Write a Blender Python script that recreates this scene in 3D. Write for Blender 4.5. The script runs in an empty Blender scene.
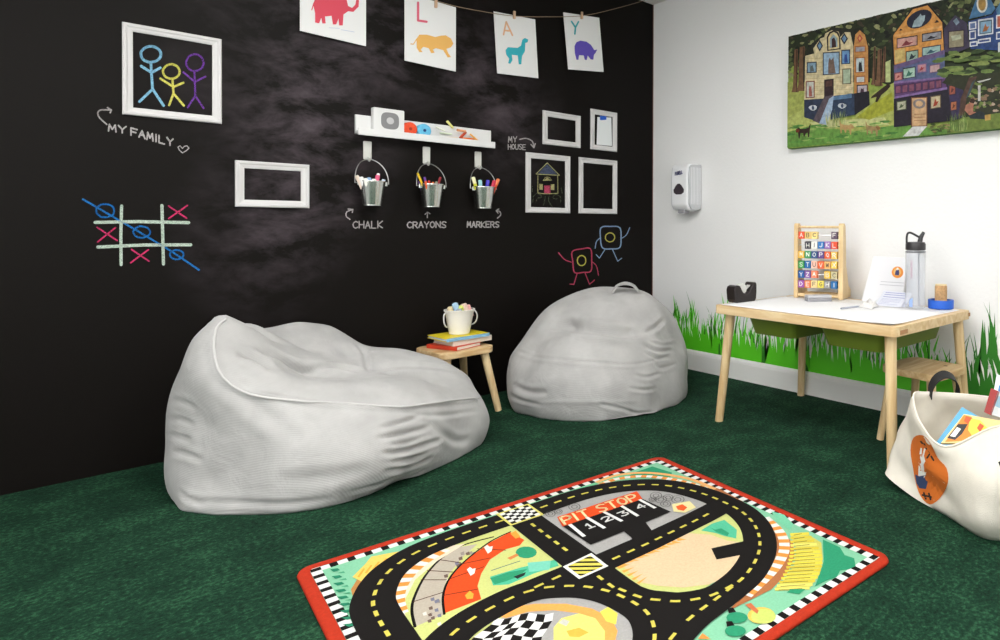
import bpy, bmesh, math, random
from mathutils import Vector, Matrix
from mathutils.bvhtree import BVHTree
import numpy as np
random.seed(7)
sc = bpy.context.scene
COL = sc.collection
# ------------------------------------------------------------------ camera
FPX, CX, CY, YAW, PITCH, ROLL = 630.95, 746.09, 230.76, 0.86072, 0.0081572, 0.0048634
CAM = Vector((-2.4568, -2.8390, 0.79722))
_F = Vector((math.sin(YAW)*math.cos(PITCH), math.cos(YAW)*math.cos(PITCH), -math.sin(PITCH)))
_R0 = Vector((math.cos(YAW), -math.sin(YAW), 0)); _U0 = _R0.cross(_F)
_R = math.cos(ROLL)*_R0 + math.sin(ROLL)*_U0; _U = -math.sin(ROLL)*_R0 + math.cos(ROLL)*_U0
cd = bpy.data.cameras.new('camera'); cam = bpy.data.objects.new('camera', cd); COL.objects.link(cam)
cd.sensor_width = 36; cd.sensor_fit = 'HORIZONTAL'; cd.lens = FPX*36/1000
cd.shift_x = (500-CX)/1000; cd.shift_y = (CY-320)/1000
cam.matrix_world = Matrix(((_R.x, _U.x, -_F.x, CAM.x), (_R.y, _U.y, -_F.y, CAM.y), (_R.z, _U.z, -_F.z, CAM.z), (0, 0, 0, 1)))
sc.camera = cam
# ------------------------------------------------------------------ world, exposure
w = bpy.data.worlds.new('world'); sc.world = w; w.use_nodes = True
w.node_tree.nodes['Background'].inputs[0].default_value = (.9, .93, 1, 1); w.node_tree.nodes['Background'].inputs[1].default_value = .3
sc.view_settings.view_transform = 'Standard'; sc.view_settings.look = 'None'
sc.view_settings.exposure = 0.22; sc.view_settings.gamma = 1; sc.view_settings.use_curve_mapping = False
LAMP_POWER = 10.8
FILL_GLOW = 2.5        # glow of the two added fill panels, out of view          # emission of the ceiling panels
CEIL = 2.09
PANELS = [(-1.7, -1.55, .6, 1.2), (-3.1, -1.75, .6, 1.2), (-1.3, -3.3, .6, 1.2), (-3.0, -3.4, .6, 1.2)]

# ------------------------------------------------------------------ helpers: pixels of the photo to points on real planes
def ray(u, v): return _F + _R*((u-CX)/FPX) - _U*((v-CY)/FPX)
def on(u, v, ax, val):
    d = ray(u, v); t = (val-CAM[ax])/d[ax]; return CAM + d*t
def onB(u, v, y=0.): return on(u, v, 1, y)      # black wall plane
def onW(u, v, x=0.): return on(u, v, 0, x)      # white wall plane
def onZ(u, v, z=0.): return on(u, v, 2, z)
def lin(c):
    c = c/255.; return c/12.92 if c <= .04045 else ((c+.055)/1.055)**2.4
def rgb(r, g, b): return (lin(r), lin(g), lin(b), 1)
_m = {}
def mat(name, col, rough=.6, spec=.5, metal=0., noise=0., nscale=30., bump=0., bscale=200., trans=0., alpha=None, emit=None, sheen=0., coat=0.):
    if name in _m: return _m[name]
    m = bpy.data.materials.new(name); m.use_nodes = True; nt = m.node_tree; b = nt.nodes['Principled BSDF']
    c = rgb(*col); b.inputs['Base Color'].default_value = c; b.inputs['Roughness'].default_value = rough
    b.inputs['Specular IOR Level'].default_value = spec; b.inputs['Metallic'].default_value = metal
    b.inputs['Transmission Weight'].default_value = trans
    if sheen: b.inputs['Sheen Weight'].default_value = sheen
    if coat: b.inputs['Coat Weight'].default_value = coat
    tc = nt.nodes.new('ShaderNodeTexCoord')
    if noise:
        n = nt.nodes.new('ShaderNodeTexNoise'); n.inputs['Scale'].default_value = nscale; n.inputs['Detail'].default_value = 5
        nt.links.new(tc.outputs['Object'], n.inputs['Vector'])
        r = nt.nodes.new('ShaderNodeValToRGB'); r.color_ramp.elements[0].position = .3; r.color_ramp.elements[1].position = .7
        r.color_ramp.elements[0].color = tuple(x*(1-noise) for x in c[:3])+(1,); r.color_ramp.elements[1].color = tuple(min(1, x*(1+noise)) for x in c[:3])+(1,)
        nt.links.new(n.outputs['Fac'], r.inputs['Fac']); nt.links.new(r.outputs['Color'], b.inputs['Base Color'])
    if bump:
        n2 = nt.nodes.new('ShaderNodeTexNoise'); n2.inputs['Scale'].default_value = bscale; n2.inputs['Detail'].default_value = 3
        nt.links.new(tc.outputs['Object'], n2.inputs['Vector'])
        bp = nt.nodes.new('ShaderNodeBump'); bp.inputs['Strength'].default_value = bump; bp.inputs['Distance'].default_value = .004
        nt.links.new(n2.outputs['Fac'], bp.inputs['Height']); nt.links.new(bp.outputs['Normal'], b.inputs['Normal'])
    if emit is not None:
        b.inputs['Emission Color'].default_value = (1, .985, .96, 1); b.inputs['Emission Strength'].default_value = emit
    _m[name] = m; return m
def chalk(name, col, cover=.62):
    cover = min(cover, .74)
    """chalk: broken coverage through a fine noise"""
    if name in _m: return _m[name]
    m = mat(name, col, rough=.95, spec=.1); nt = m.node_tree; b = nt.nodes['Principled BSDF']
    tc = nt.nodes.new('ShaderNodeTexCoord'); n = nt.nodes.new('ShaderNodeTexNoise'); n.inputs['Scale'].default_value = 420; n.inputs['Detail'].default_value = 2
    nt.links.new(tc.outputs['Object'], n.inputs['Vector'])
    r = nt.nodes.new('ShaderNodeValToRGB'); r.color_ramp.elements[0].position = .32; r.color_ramp.elements[1].position = .6
    r.color_ramp.elements[0].color = (cover*.6,)*3+(1,); r.color_ramp.elements[1].color = (min(1, cover*1.3),)*3+(1,)
    nt.links.new(n.outputs['Fac'], r.inputs['Fac']); nt.links.new(r.outputs['Color'], b.inputs['Alpha'])
    return m
def wood(name, c1, c2, scale=6., rough=.5, axis='X'):
    if name in _m: return _m[name]
    m = bpy.data.materials.new(name); m.use_nodes = True; nt = m.node_tree; b = nt.nodes['Principled BSDF']
    tc = nt.nodes.new('ShaderNodeTexCoord'); mp = nt.nodes.new('ShaderNodeMapping')
    s = {'X': (.12, 1, 1), 'Y': (1, .12, 1), 'Z': (1, 1, .12)}[axis]; mp.inputs['Scale'].default_value = s
    n = nt.nodes.new('ShaderNodeTexNoise'); n.inputs['Scale'].default_value = scale*8; n.inputs['Detail'].default_value = 6; n.inputs['Distortion'].default_value = .6
    r = nt.nodes.new('ShaderNodeValToRGB'); r.color_ramp.elements[0].position = .35; r.color_ramp.elements[1].position = .68
    r.color_ramp.elements[0].color = rgb(*c2); r.color_ramp.elements[1].color = rgb(*c1)
    nt.links.new(tc.outputs['Object'], mp.inputs['Vector']); nt.links.new(mp.outputs['Vector'], n.inputs['Vector'])
    nt.links.new(n.outputs['Fac'], r.inputs['Fac']); nt.links.new(r.outputs['Color'], b.inputs['Base Color'])
    b.inputs['Roughness'].default_value = rough; _m[name] = m; return m

# ------------------------------------------------------------------ mesh builder (world coordinates)
class MB:
    def __init__(s): s.v = []; s.f = []; s.m = []
    def add(s, vs, fs, m=0):
        o = len(s.v); s.v += [Vector(p) for p in vs]; s.f += [tuple(i+o for i in f) for f in fs]; s.m += [m]*len(fs); return s
    def box(s, a, b, m=0, M=None):
        (x0, y0, z0), (x1, y1, z1) = a, b
        vs = [Vector(p) for p in [(x0, y0, z0), (x1, y0, z0), (x1, y1, z0), (x0, y1, z0), (x0, y0, z1), (x1, y0, z1), (x1, y1, z1), (x0, y1, z1)]]
        if M is not None: vs = [M @ p for p in vs]
        return s.add(vs, [(0, 3, 2, 1), (4, 5, 6, 7), (0, 1, 5, 4), (1, 2, 6, 5), (2, 3, 7, 6), (3, 0, 4, 7)], m)
    def tube(s, pts, r, n=10, m=0, caps=True, closed=False, flat=None):
        pts = [Vector(p) for p in pts]; k = len(pts); rs = r if isinstance(r, (list, tuple)) else [r]*k
        up = None; rings = []
        for i, p in enumerate(pts):
            if closed: t = pts[(i+1) % k]-pts[i-1]
            else: t = pts[min(i+1, k-1)]-pts[max(i-1, 0)]
            t.normalize()
            if up is None:
                up = Vector((0, 0, 1)) if abs(t.z) < .9 else Vector((1, 0, 0))
                if flat is not None: up = Vector(flat)
            a = t.cross(up).normalized(); up = a.cross(t).normalized()
            rings.append([p+(a*math.cos(2*math.pi*j/n)+up*math.sin(2*math.pi*j/n))*rs[i] for j in range(n)])
        vs = [q for R_ in rings for q in R_]; fs = []
        for i in range(k if closed else k-1):
            i2 = (i+1) % k
            for j in range(n): fs.append((i*n+j, i*n+(j+1) % n, i2*n+(j+1) % n, i2*n+j))
        if caps and not closed: fs += [tuple(range(n))[::-1], tuple((k-1)*n+j for j in range(n))]
        return s.add(vs, fs, m)
    def lathe(s, prof, c, n=28, m=0, M=None, cap=True):
        c = Vector(c); vs = []
        for r, z in prof:
            for j in range(n):
                p = Vector((r*math.cos(2*math.pi*j/n), r*math.sin(2*math.pi*j/n), z))
                if M is not None: p = M @ p
                vs.append(c+p)
        fs = []
        for i in range(len(prof)-1):
            for j in range(n): fs.append((i*n+j, i*n+(j+1) % n, (i+1)*n+(j+1) % n, (i+1)*n+j))
        if cap:
            fs.append(tuple(range(n))[::-1]); fs.append(tuple((len(prof)-1)*n+j for j in range(n)))
        return s.add(vs, fs, m)
    def poly(s, pts, m=0): return s.add(pts, [tuple(range(len(pts)))], m)
    def prism(s, pts, d, m=0):
        n = len(pts); pts = [Vector(p) for p in pts]; d = Vector(d)
        return s.add(pts+[p+d for p in pts], [tuple(range(n))[::-1], tuple(range(n, 2*n))]+[(i, (i+1) % n, n+(i+1) % n, n+i) for i in range(n)], m)
    def build(s, name, mats, parent=None, bevel=0, seg=2, smooth=False, recalc=True, sub=0, angle=40):
        me = bpy.data.meshes.new(name)
        L = Vector((0, 0, 0)); q = parent
        while q is not None: L = L+q.location; q = q.parent
        me.from_pydata([tuple(v-L) for v in s.v], [], s.f)
        if not isinstance(mats, (list, tuple)): mats = [mats]
        for m_ in mats: me.materials.append(m_)
        for p, mi in zip(me.polygons, s.m): p.material_index = mi
        if recalc:
            bm = bmesh.new(); bm.from_mesh(me); bmesh.ops.recalc_face_normals(bm, faces=bm.faces); bm.to_mesh(me); bm.free()
        if smooth:
            for p in me.polygons: p.use_smooth = True
            try: me.set_sharp_from_angle(angle=math.radians(angle))
            except Exception: pass
        o = bpy.data.objects.new(name, me); COL.objects.link(o); o.parent = parent
        if bevel:
            b = o.modifiers.new('bevel', 'BEVEL'); b.width = bevel; b.segments = seg; b.limit_method = 'ANGLE'
        if sub:
            b = o.modifiers.new('sub', 'SUBSURF'); b.levels = sub; b.render_levels = sub
        return o
def thing(name, loc, label, cat, group=None):
    o = bpy.data.objects.new(name, None); COL.objects.link(o); o.location = Vector(loc); o.empty_display_size = .05
    return tag(o, label, cat, group)
def tag(o, label, cat, group=None):
    o['label'] = label; o['category'] = cat
    if group: o['group'] = group
    return o
def single(name, mb, mats, label, cat, group=None, **k):
    """a thing that is one mesh, with its origin at its base"""
    lo = Vector([min(v[i] for v in mb.v) for i in range(3)]); hi = Vector([max(v[i] for v in mb.v) for i in range(3)])
    c = Vector(((lo.x+hi.x)/2, (lo.y+hi.y)/2, lo.z))
    mb.v = [v-c for v in mb.v]; o = mb.build(name, mats, None, **k); o.location = c; return tag(o, label, cat, group)
def struct(o): o['kind'] = 'structure'; return o
def copy_tree(o, parent=None):
    c = o.copy(); COL.objects.link(c)
    if parent is not None: c.parent = parent
    for ch in list(o.children): copy_tree(ch, c)
    return c
def arc(cx, cy, rx, ry, a0=0, a1=360, n=24):
    return [(cx+rx*math.cos(math.radians(a0+(a1-a0)*i/n)), cy+ry*math.sin(math.radians(a0+(a1-a0)*i/n))) for i in range(n+1)]
def smoothpts(P, n=6, closed=False):
    """Catmull-Rom through points (tuples of any dimension)"""
    P = [np.array(p, float) for p in P]; k = len(P); out = []
    for i in range(k if closed else k-1):
        p0 = P[(i-1) % k] if closed or i > 0 else P[0]; p1 = P[i]; p2 = P[(i+1) % k]; p3 = P[(i+2) % k] if closed or i+2 < k else P[-1]
        for j in range(n):
            t = j/n; out.append(tuple(.5*((2*p1)+(-p0+p2)*t+(2*p0-5*p1+4*p2-p3)*t*t+(-p0+3*p1-3*p2+p3)*t**3)))
    if not closed: out.append(tuple(P[-1]))
    return out
# ---- drawing on a plane: 2-D polylines to flat ribbons.  f maps a 2-D point to 3-D
def ribbon2(mb, pts, wd, f, m=0, dot=True, closed=False):
    pts = [np.array(p, float) for p in pts]
    k = len(pts)
    for i in range(k if closed else k-1):
        a, b = pts[i], pts[(i+1) % k]; d = b-a; L = np.linalg.norm(d)
        if L < 1e-9: continue
        nrm = np.array([-d[1], d[0]])/L*wd/2
        mb.poly([f(*(a+nrm)), f(*(b+nrm)), f(*(b-nrm)), f(*(a-nrm))], m)
    if dot:
        for p in pts: mb.poly([f(p[0]+wd/2*math.cos(q*math.pi/4), p[1]+wd/2*math.sin(q*math.pi/4)) for q in range(8)], m)
GL = {'A': [[(0, 0), (.5, 1), (1, 0)], [(.2, .38), (.8, .38)]], 'C': [[(1, .85), (.6, 1), (.15, .8), (0, .5), (.15, .15), (.6, 0), (1, .15)]],
 'E': [[(1, 1), (0, 1), (0, 0), (1, 0)], [(0, .5), (.8, .5)]], 'F': [[(1, 1), (0, 1), (0, 0)], [(0, .52), (.8, .52)]], 'H': [[(0, 1), (0, 0)], [(1, 1), (1, 0)], [(0, .5), (1, .5)]],
 'I': [[(.5, 1), (.5, 0)]], 'K': [[(0, 1), (0, 0)], [(1, 1), (0, .45), (1, 0)]], 'L': [[(0, 1), (0, 0), (.9, 0)]], 'M': [[(0, 0), (.12, 1), (.5, .3), (.88, 1), (1, 0)]],
 'N': [[(0, 0), (0, 1), (1, 0), (1, 1)]], 'O': [[(.5, 1), (.1, .8), (0, .5), (.1, .2), (.5, 0), (.9, .2), (1, .5), (.9, .8), (.5, 1)]], 'P': [[(0, 0), (0, 1), (.7, 1), (1, .8), (1, .6), (.7, .45), (0, .45)]],
 'R': [[(0, 0), (0, 1), (.7, 1), (1, .8), (.7, .5), (0, .5)], [(.45, .5), (1, 0)]], 'S': [[(1, .88), (.6, 1), (.15, .92), (.05, .7), (.4, .53), (.9, .35), (.9, .12), (.5, 0), (0, .1)]],
 'T': [[(0, 1), (1, 1)], [(.5, 1), (.5, 0)]], 'U': [[(0, 1), (0, .3), (.2, .03), (.5, 0), (.8, .03), (1, .3), (1, 1)]], 'Y': [[(0, 1), (.5, .5), (1, 1)], [(.5, .5), (.5, 0)]],
 '1': [[(.25, .75), (.55, 1), (.55, 0)], [(.2, 0), (.9, 0)]], '2': [[(0, .8), (.3, 1), (.8, .95), (.95, .7), (.7, .45), (0, 0), (1, 0)]], '3': [[(0, .95), (.9, .95), (.45, .58), (.95, .4), (.85, .08), (.4, 0), (0, .1)]],
 '4': [[(.75, 0), (.75, 1), (0, .3), (1, .3)]], ' ': [], 'B': [[(0, 0), (0, 1), (.7, 1), (.9, .78), (.6, .53), (0, .53)], [(.6, .53), (1, .3), (.8, 0), (0, 0)]], 'D': [[(0, 0), (0, 1), (.6, .95), (1, .5), (.6, .05), (0, 0)]],
 'G': [[(1, .85), (.5, 1), (0, .5), (.5, 0), (1, .15), (1, .5), (.6, .5)]], 'J': [[(.9, 1), (.9, .2), (.5, 0), (.1, .2)]], 'Q': [[(.5, 1), (0, .5), (.5, 0), (1, .5), (.5, 1)], [(.6, .3), (1, 0)]], 'V': [[(0, 1), (.5, 0), (1, 1)]],
 'W': [[(0, 1), (.25, 0), (.5, .8), (.75, 0), (1, 1)]], 'X': [[(0, 0), (1, 1)], [(0, 1), (1, 0)]], 'Z': [[(0, 1), (1, 1), (0, 0), (1, 0)]]}
def text2(mb, txt, a, b, up, wd, f, m=0, gap=.32, jit=0.):
    """letters from point a to point b (2-D), 'up' the height vector"""
    a = np.array(a, float); b = np.array(b, float); up = np.array(up, float)
    ws = [.35 if c == 'I' else (.55 if c == ' ' else 1.) for c in txt]; tot = sum(ws)+gap*(len(txt)-1); x = 0; d = (b-a)/tot
    for c, w_ in zip(txt, ws):
        j = np.array([0, random.uniform(-jit, jit)])
        for st in GL.get(c, []): ribbon2(mb, [a+d*(x+p[0]*w_)+up*p[1]+j for p in st], wd, f, m)
        x += w_+gap

# ================================================================== THE ROOM
carpet = bpy.data.materials.new('green_carpet'); carpet.use_nodes = True
nt = carpet.node_tree; b = nt.nodes['Principled BSDF']; b.inputs['Roughness'].default_value = .95; b.inputs['Specular IOR Level'].default_value = .1
tc = nt.nodes.new('ShaderNodeTexCoord')
n1 = nt.nodes.new('ShaderNodeTexNoise'); n1.inputs['Scale'].default_value = 90; n1.inputs['Detail'].default_value = 6; n1.inputs['Roughness'].default_value = .8
n2 = nt.nodes.new('ShaderNodeTexNoise'); n2.inputs['Scale'].default_value = 9; n2.inputs['Detail'].default_value = 4
mx = nt.nodes.new('ShaderNodeMath'); mx.operation = 'MULTIPLY_ADD'; mx.inputs[1].default_value = .3
r = nt.nodes.new('ShaderNodeValToRGB'); e = r.color_ramp.elements; e[0].position = .42; e[0].color = rgb(12, 20, 16); e[1].position = .92; e[1].color = rgb(66, 116, 82)
e2 = r.color_ramp.elements.new(.66); e2.color = rgb(25, 56, 40)
for n in (n1, n2): nt.links.new(tc.outputs['Object'], n.inputs['Vector'])
nt.links.new(n2.outputs['Fac'], mx.inputs[0]); nt.links.new(n1.outputs['Fac'], mx.inputs[2]); nt.links.new(mx.outputs[0], r.inputs['Fac']); nt.links.new(r.outputs['Color'], b.inputs['Base Color'])
bp = nt.nodes.new('ShaderNodeBump'); bp.inputs['Strength'].default_value = .8; bp.inputs['Distance'].default_value = .006
nt.links.new(n1.outputs['Fac'], bp.inputs['Height']); nt.links.new(bp.outputs['Normal'], b.inputs['Normal'])

board = bpy.data.materials.new('chalkboard_paint'); board.use_nodes = True
nt = board.node_tree; b = nt.nodes['Principled BSDF']; b.inputs['Specular IOR Level'].default_value = .13
tc = nt.nodes.new('ShaderNodeTexCoord')
def dust_blob(cx, cz, rx, rz):
    """soft region where wiped chalk dust stays (object x,z)"""
    mp = nt.nodes.new('ShaderNodeMapping'); mp.vector_type = 'POINT'; mp.inputs['Location'].default_value = (-cx/rx, 0, -cz/rz); mp.inputs['Scale'].default_value = (1/rx, 0, 1/rz)
    g = nt.nodes.new('ShaderNodeTexGradient'); g.gradient_type = 'SPHERICAL'
    nt.links.new(tc.outputs['Object'], mp.inputs['Vector']); nt.links.new(mp.outputs['Vector'], g.inputs['Vector']); return g.outputs['Fac']
def madd(a, b_):
    k = nt.nodes.new('ShaderNodeMath'); k.operation = 'ADD'; nt.links.new(a, k.inputs[0]); nt.links.new(b_, k.inputs[1]); return k.outputs[0]
blobs = [dust_blob(*q) for q in [(-1.72, 1.35, .45, .55), (-1.15, 1.55, .4, .35), (-1.68, 1.05, .3, .45), (-1.5, 1.62, .4, .3), (-1.85, .75, .3, .35), (-.9, 1.3, .35, .35)]]
tot = blobs[0]
for q in blobs[1:]: tot = madd(tot, q)
n1 = nt.nodes.new('ShaderNodeTexNoise'); n1.inputs['Scale'].default_value = 5; n1.inputs['Detail'].default_value = 9; n1.inputs['Roughness'].default_value = .66; n1.inputs['Distortion'].default_value = .25
mp = nt.nodes.new('ShaderNodeMapping'); mp.inputs['Rotation'].default_value = (0, .5, 0); mp.inputs['Scale'].default_value = (1, 1, 1.8)
nt.links.new(tc.outputs['Object'], mp.inputs['Vector']); nt.links.new(mp.outputs['Vector'], n1.inputs['Vector'])
r1 = nt.nodes.new('ShaderNodeValToRGB'); r1.color_ramp.elements[0].position = .42; r1.color_ramp.elements[1].position = .8
nt.links.new(n1.outputs['Fac'], r1.inputs['Fac'])
k = nt.nodes.new('ShaderNodeMath'); k.operation = 'MULTIPLY'; nt.links.new(tot, k.inputs[0]); nt.links.new(r1.outputs['Color'], k.inputs[1])
mixc = nt.nodes.new('ShaderNodeMix'); mixc.data_type = 'RGBA'; mixc.inputs['A'].default_value = rgb(13, 9, 7); mixc.inputs['B'].default_value = rgb(82, 73, 79)
nt.links.new(k.outputs[0], mixc.inputs['Factor']); nt.links.new(mixc.outputs['Result'], b.inputs['Base Color'])
b.inputs['Roughness'].default_value = .55
n3 = nt.nodes.new('ShaderNodeTexNoise'); n3.inputs['Scale'].default_value = 60; nt.links.new(tc.outputs['Object'], n3.inputs['Vector'])
bp = nt.nodes.new('ShaderNodeBump'); bp.inputs['Strength'].default_value = .15; bp.inputs['Distance'].default_value = .002
nt.links.new(n3.outputs['Fac'], bp.inputs['Height']); nt.links.new(bp.outputs['Normal'], b.inputs['Normal'])

white_wall = mat('white_wall_paint', (240, 240, 240), .7, .3, bump=.25, bscale=70)
ceil_m = mat('ceiling_paint', (225, 222, 216), .9, .2)
X0, Y0 = -4.3, -4.7
struct(MB().box((X0, Y0, -.06), (.0, .0, 0)).build('floor', carpet))
struct(MB().box((X0, 0, -.06), (.0, .08, CEIL)).build('wall_back', board))
struct(MB().box((0, Y0, -.06), (.08, .08, CEIL)).build('wall_right', white_wall))
struct(MB().box((X0-.08, Y0, -.06), (X0, .08, CEIL)).build('wall_left', white_wall))
struct(MB().box((X0-.08, Y0-.08, -.06), (.08, Y0, CEIL)).build('wall_front', white_wall))
struct(MB().box((X0-.08, Y0-.08, CEIL), (.08, .08, CEIL+.06)).build('ceiling', ceil_m))
bb = MB(); prof = [(0, 0), (-.013, 0), (-.013, .085), (-.010, .098), (-.004, .106), (0, .108)]
bb.prism([(x, Y0, z) for x, z in prof], (0, -Y0, 0))
struct(bb.build('baseboard_right', mat('baseboard_paint', (236, 235, 233), .45, .4)))
struct(MB().box((-.0035, -.004, .108), (-.0, -.0, CEIL)).build('trim_1', mat('corner_redbrown', (92, 46, 34), .6)))
lampf = mat('lamp_frame', (210, 210, 208), .4); diff = mat('lamp_diffuser', (250, 250, 248), .6, emit=LAMP_POWER)
cl = None
for i, (x, y, sx, sy) in enumerate(PANELS):
    t = thing('ceiling_light', (x, y, CEIL-.03), ['white ceiling light panel above the bean bags, nearest the two walls', 'white ceiling light panel near the black wall, on the far left', 'white ceiling light panel near the white wall, behind the viewer', 'white ceiling light panel in the rear left of the room'][i], 'ceiling light', 'ceiling light panels')
    f = MB()
    for a, b_ in [((x-sx/2-.02, y-sy/2-.02), (x-sx/2, y+sy/2+.02)), ((x+sx/2, y-sy/2-.02), (x+sx/2+.02, y+sy/2+.02)), ((x-sx/2, y-sy/2-.02), (x+sx/2, y-sy/2)), ((x-sx/2, y+sy/2), (x+sx/2, y+sy/2+.02))]:
        f.box((a[0], a[1], CEIL-.03), (b_[0], b_[1], CEIL))
    f.build('lamp_frame', lampf, t)
    MB().box((x-sx/2, y-sy/2, CEIL-.022), (x+sx/2, y+sy/2, CEIL-.001)).build('diffuser', diff, t)

fill_glow_m = mat('daylit_pane', (235, 240, 248), .4, emit=FILL_GLOW); wf = mat('window_frame_white', (225, 225, 225), .4)  # framed glowing panels, added out of view to even out the room light
for nm, ax, c0, c1, z0, z1 in (('window_1', 0, -2.9, -.7, .75, 1.95), ('window_2', 1, -4.1, -2.7, .75, 1.95)):
    def bxw(a0_, a1_, zz0, zz1, d0, d1):
        if ax == 0: return (X0+d0, a0_, zz0), (X0+d1, a1_, zz1)
        return (a0_, Y0+d0, zz0), (a1_, Y0+d1, zz1)
    f = MB()
    for q in ((c0-.06, c0, z0-.06, z1+.06), (c1, c1+.06, z0-.06, z1+.06), (c0, c1, z0-.06, z0), (c0, c1, z1, z1+.06), ((c0+c1)/2-.02, (c0+c1)/2+.02, z0, z1)): f.box(*bxw(*q, 0, .04))
    o = struct(f.build(nm, wf)); MB().box(*bxw(c0, c1, z0, z1, .004, .012)).build('pane', fill_glow_m, o)

# ================================================================== GRASS DECAL on the white wall
def gx(y, z): return Vector((-.0012, y, z))
gm = MB()
def blade(y, z0, h, wd, lean, m, k=.0):
    n = 5; L = []; Rr = []
    for i in range(n+1):
        t = i/n; c = y+lean*t*t; hw = wd/2*(1-t)**.75; z = z0+h*t
        L.append((c-hw, z)); Rr.append((c+hw, z))
    pts = L+Rr[::-1][1:]
    gm.poly([Vector((-.0012-k, a, b_)) for a, b_ in pts], m)
rg = random.Random(3)
y = -.01
while y > -2.6:
    dark = y < -1.86 or rg.random() < .03
    hi = .30 if y > -1.9 else .36
    hi *= .62+.5*abs(math.sin(y*9.3+1)*math.sin(y*23))
    for q in range(2):
        blade(y+rg.uniform(-.012, .012), .108, rg.uniform(.35, 1)*hi, rg.uniform(.014, .030), rg.uniform(-.05, .05), 1 if dark else 0, rg.uniform(0, .0006))
    if rg.random() < .62: blade(y+rg.uniform(-.01, .01), .108, rg.uniform(.68, .98)*hi, rg.uniform(.028, .045), rg.uniform(-.04, .04), 1 if y < -1.86 else 0, .0001)
    if rg.random() < .3: blade(y, .108+.5*hi, .5*hi*rg.uniform(.9, 1.12), .008, rg.uniform(-.06, .06), 1, .0008)
    y -= .0125
pts = []; y = 0.
while y > -2.6:
    pts.append((y, .108+.055+.03*math.sin(y*31)+rg.uniform(-.02, .03))); y -= .012
for (a, za), (b_, zb) in zip(pts[:-1], pts[1:]):
    gm.poly([Vector((-.0011, a, .108)), Vector((-.0011, b_, .108)), Vector((-.0011, b_, zb)), Vector((-.0011, a, za))], 1 if a < -1.88 else 0)
y = -.02
while y > -2.6:
    zc = rg.uniform(.165, .235); hh = rg.uniform(.05, .13); ww = rg.uniform(.004, .012); ln = rg.uniform(-.025, .025)
    gm.poly([Vector((-.0022, y, zc)), Vector((-.0022, y-ww*.5+ln*.4, zc+hh*.55)), Vector((-.0022, y+ln, zc+hh)), Vector((-.0022, y+ww*.5+ln*.5, zc+hh*.6))], 2); y -= rg.uniform(.010, .026)
single('grass_wall_decal', gm, [mat('decal_green', (92, 206, 34), .5), mat('decal_dark_green', (44, 122, 30), .5), mat('decal_gap_white', (236, 238, 234), .6)],
       'long green vinyl decal of ragged grass blades along the foot of the white wall', 'wall decal', recalc=False)

# ================================================================== PICTURE FRAMES
frame_w = mat('frame_white', (208, 206, 206), .4, .45)
def frame(x0, x1, z0, z1, label, wd=.026):
    mb = MB(); prof = [(0, 0), (0, .008), (.003, .011), (.009, .011), (.013, .008), (.019, .0072), (wd-.002, .006), (wd, .005), (wd, 0)]
    cs = [(x0, z0, 1, 1), (x1, z0, -1, 1), (x1, z1, -1, -1), (x0, z1, 1, -1)]
    vs = []; n = len(prof)
    for (x, z, sx, sz) in cs:
        for (d, h) in prof: vs.append((x+sx*d, -h-.001, z+sz*d))
    fs = []
    for i in range(4):
        j = (i+1) % 4
        for k in range(n): fs.append((i*n+k, i*n+(k+1) % n, j*n+(k+1) % n, j*n+k))
    mb.add(vs, fs); return single('picture_frame', mb, frame_w, label, 'picture frame', 'white frames on the black wall')
G = 'white frames on the black wall'
frame(-2.226, -1.978, 1.144, 1.439, 'large white picture frame around the three chalk stick figures', .025)
frame(-1.941, -1.718, .8555, 1.0205, 'empty wide white picture frame between the tic-tac-toe drawing and the buckets')
frame(-.7245, -.504, 1.201, 1.3695, 'small empty white landscape frame above the chalk house frame', .027)
frame(-.4395, -.2665, 1.2025, 1.4185, 'small upright white frame holding a taped sheet of paper', .026)
frame(-.8165, -.5665, .8565, 1.152, 'white upright frame around the chalk drawing of a house', .027)
frame(-.512, -.2645, .858, 1.1535, 'empty upright white frame, lower right of the frame cluster', .027)
t = thing('paper_sheet', (-.353, -.004, 1.222), 'white paper sheet held by blue tape inside the small upright frame', 'paper')
c = [onB(597.5, 117, -.004), onB(611.3, 117.5, -.004), onB(612, 146, -.004), onB(596.7, 144.6, -.004)]
MB().prism(c, (0, .001, 0)).build('sheet', mat('paper_white', (226, 230, 232), .8), t)
MB().prism([onB(600, 115.5, -.006), onB(606.5, 116.4, -.006), onB(606.3, 119.8, -.006), onB(600.2, 120, -.006)], (0, .001, 0)).build('blue_tape', mat('tape_blue', (30, 90, 200), .6), t)

# ================================================================== CHALK DRAWINGS
def bw(off, s): return lambda u, v: onB(off[0]+u/s, off[1]+v/s, -.0012)
def chalk_part(name, strokes, wd, m, f, parent, fills=()):
    mb = MB()
    for st in strokes: ribbon2(mb, st, wd, f)
    for p in fills: mb.poly([f(*q) for q in p])
    return mb.build(name, m, parent, recalc=False)
cw = chalk('chalk_white', (205, 200, 200)); cblue = chalk('chalk_light_blue', (140, 195, 225), .9); cyel = chalk('chalk_yellow', (225, 218, 110), .9); cpur = chalk('chalk_purple', (120, 70, 165), .9)
cgreen = chalk('chalk_pale_green', (195, 212, 198), .9); cpink = chalk('chalk_pink', (205, 60, 110), .9); cb2 = chalk('chalk_blue', (40, 120, 195), .9)
cpb = chalk('chalk_powder_blue', (160, 190, 225), .85); cdirty = chalk('chalk_slate', (75, 85, 110), .8); cpale = chalk('chalk_sand', (190, 185, 130), .6); cred = chalk('chalk_rose', (200, 80, 110), .8)
f = bw((80, 0), 4.545)
t = thing('chalk_drawing', onB(165, 110), 'chalk drawing of three stick figures in blue, yellow and purple inside the large frame', 'chalk drawing', 'chalk drawings')
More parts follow.
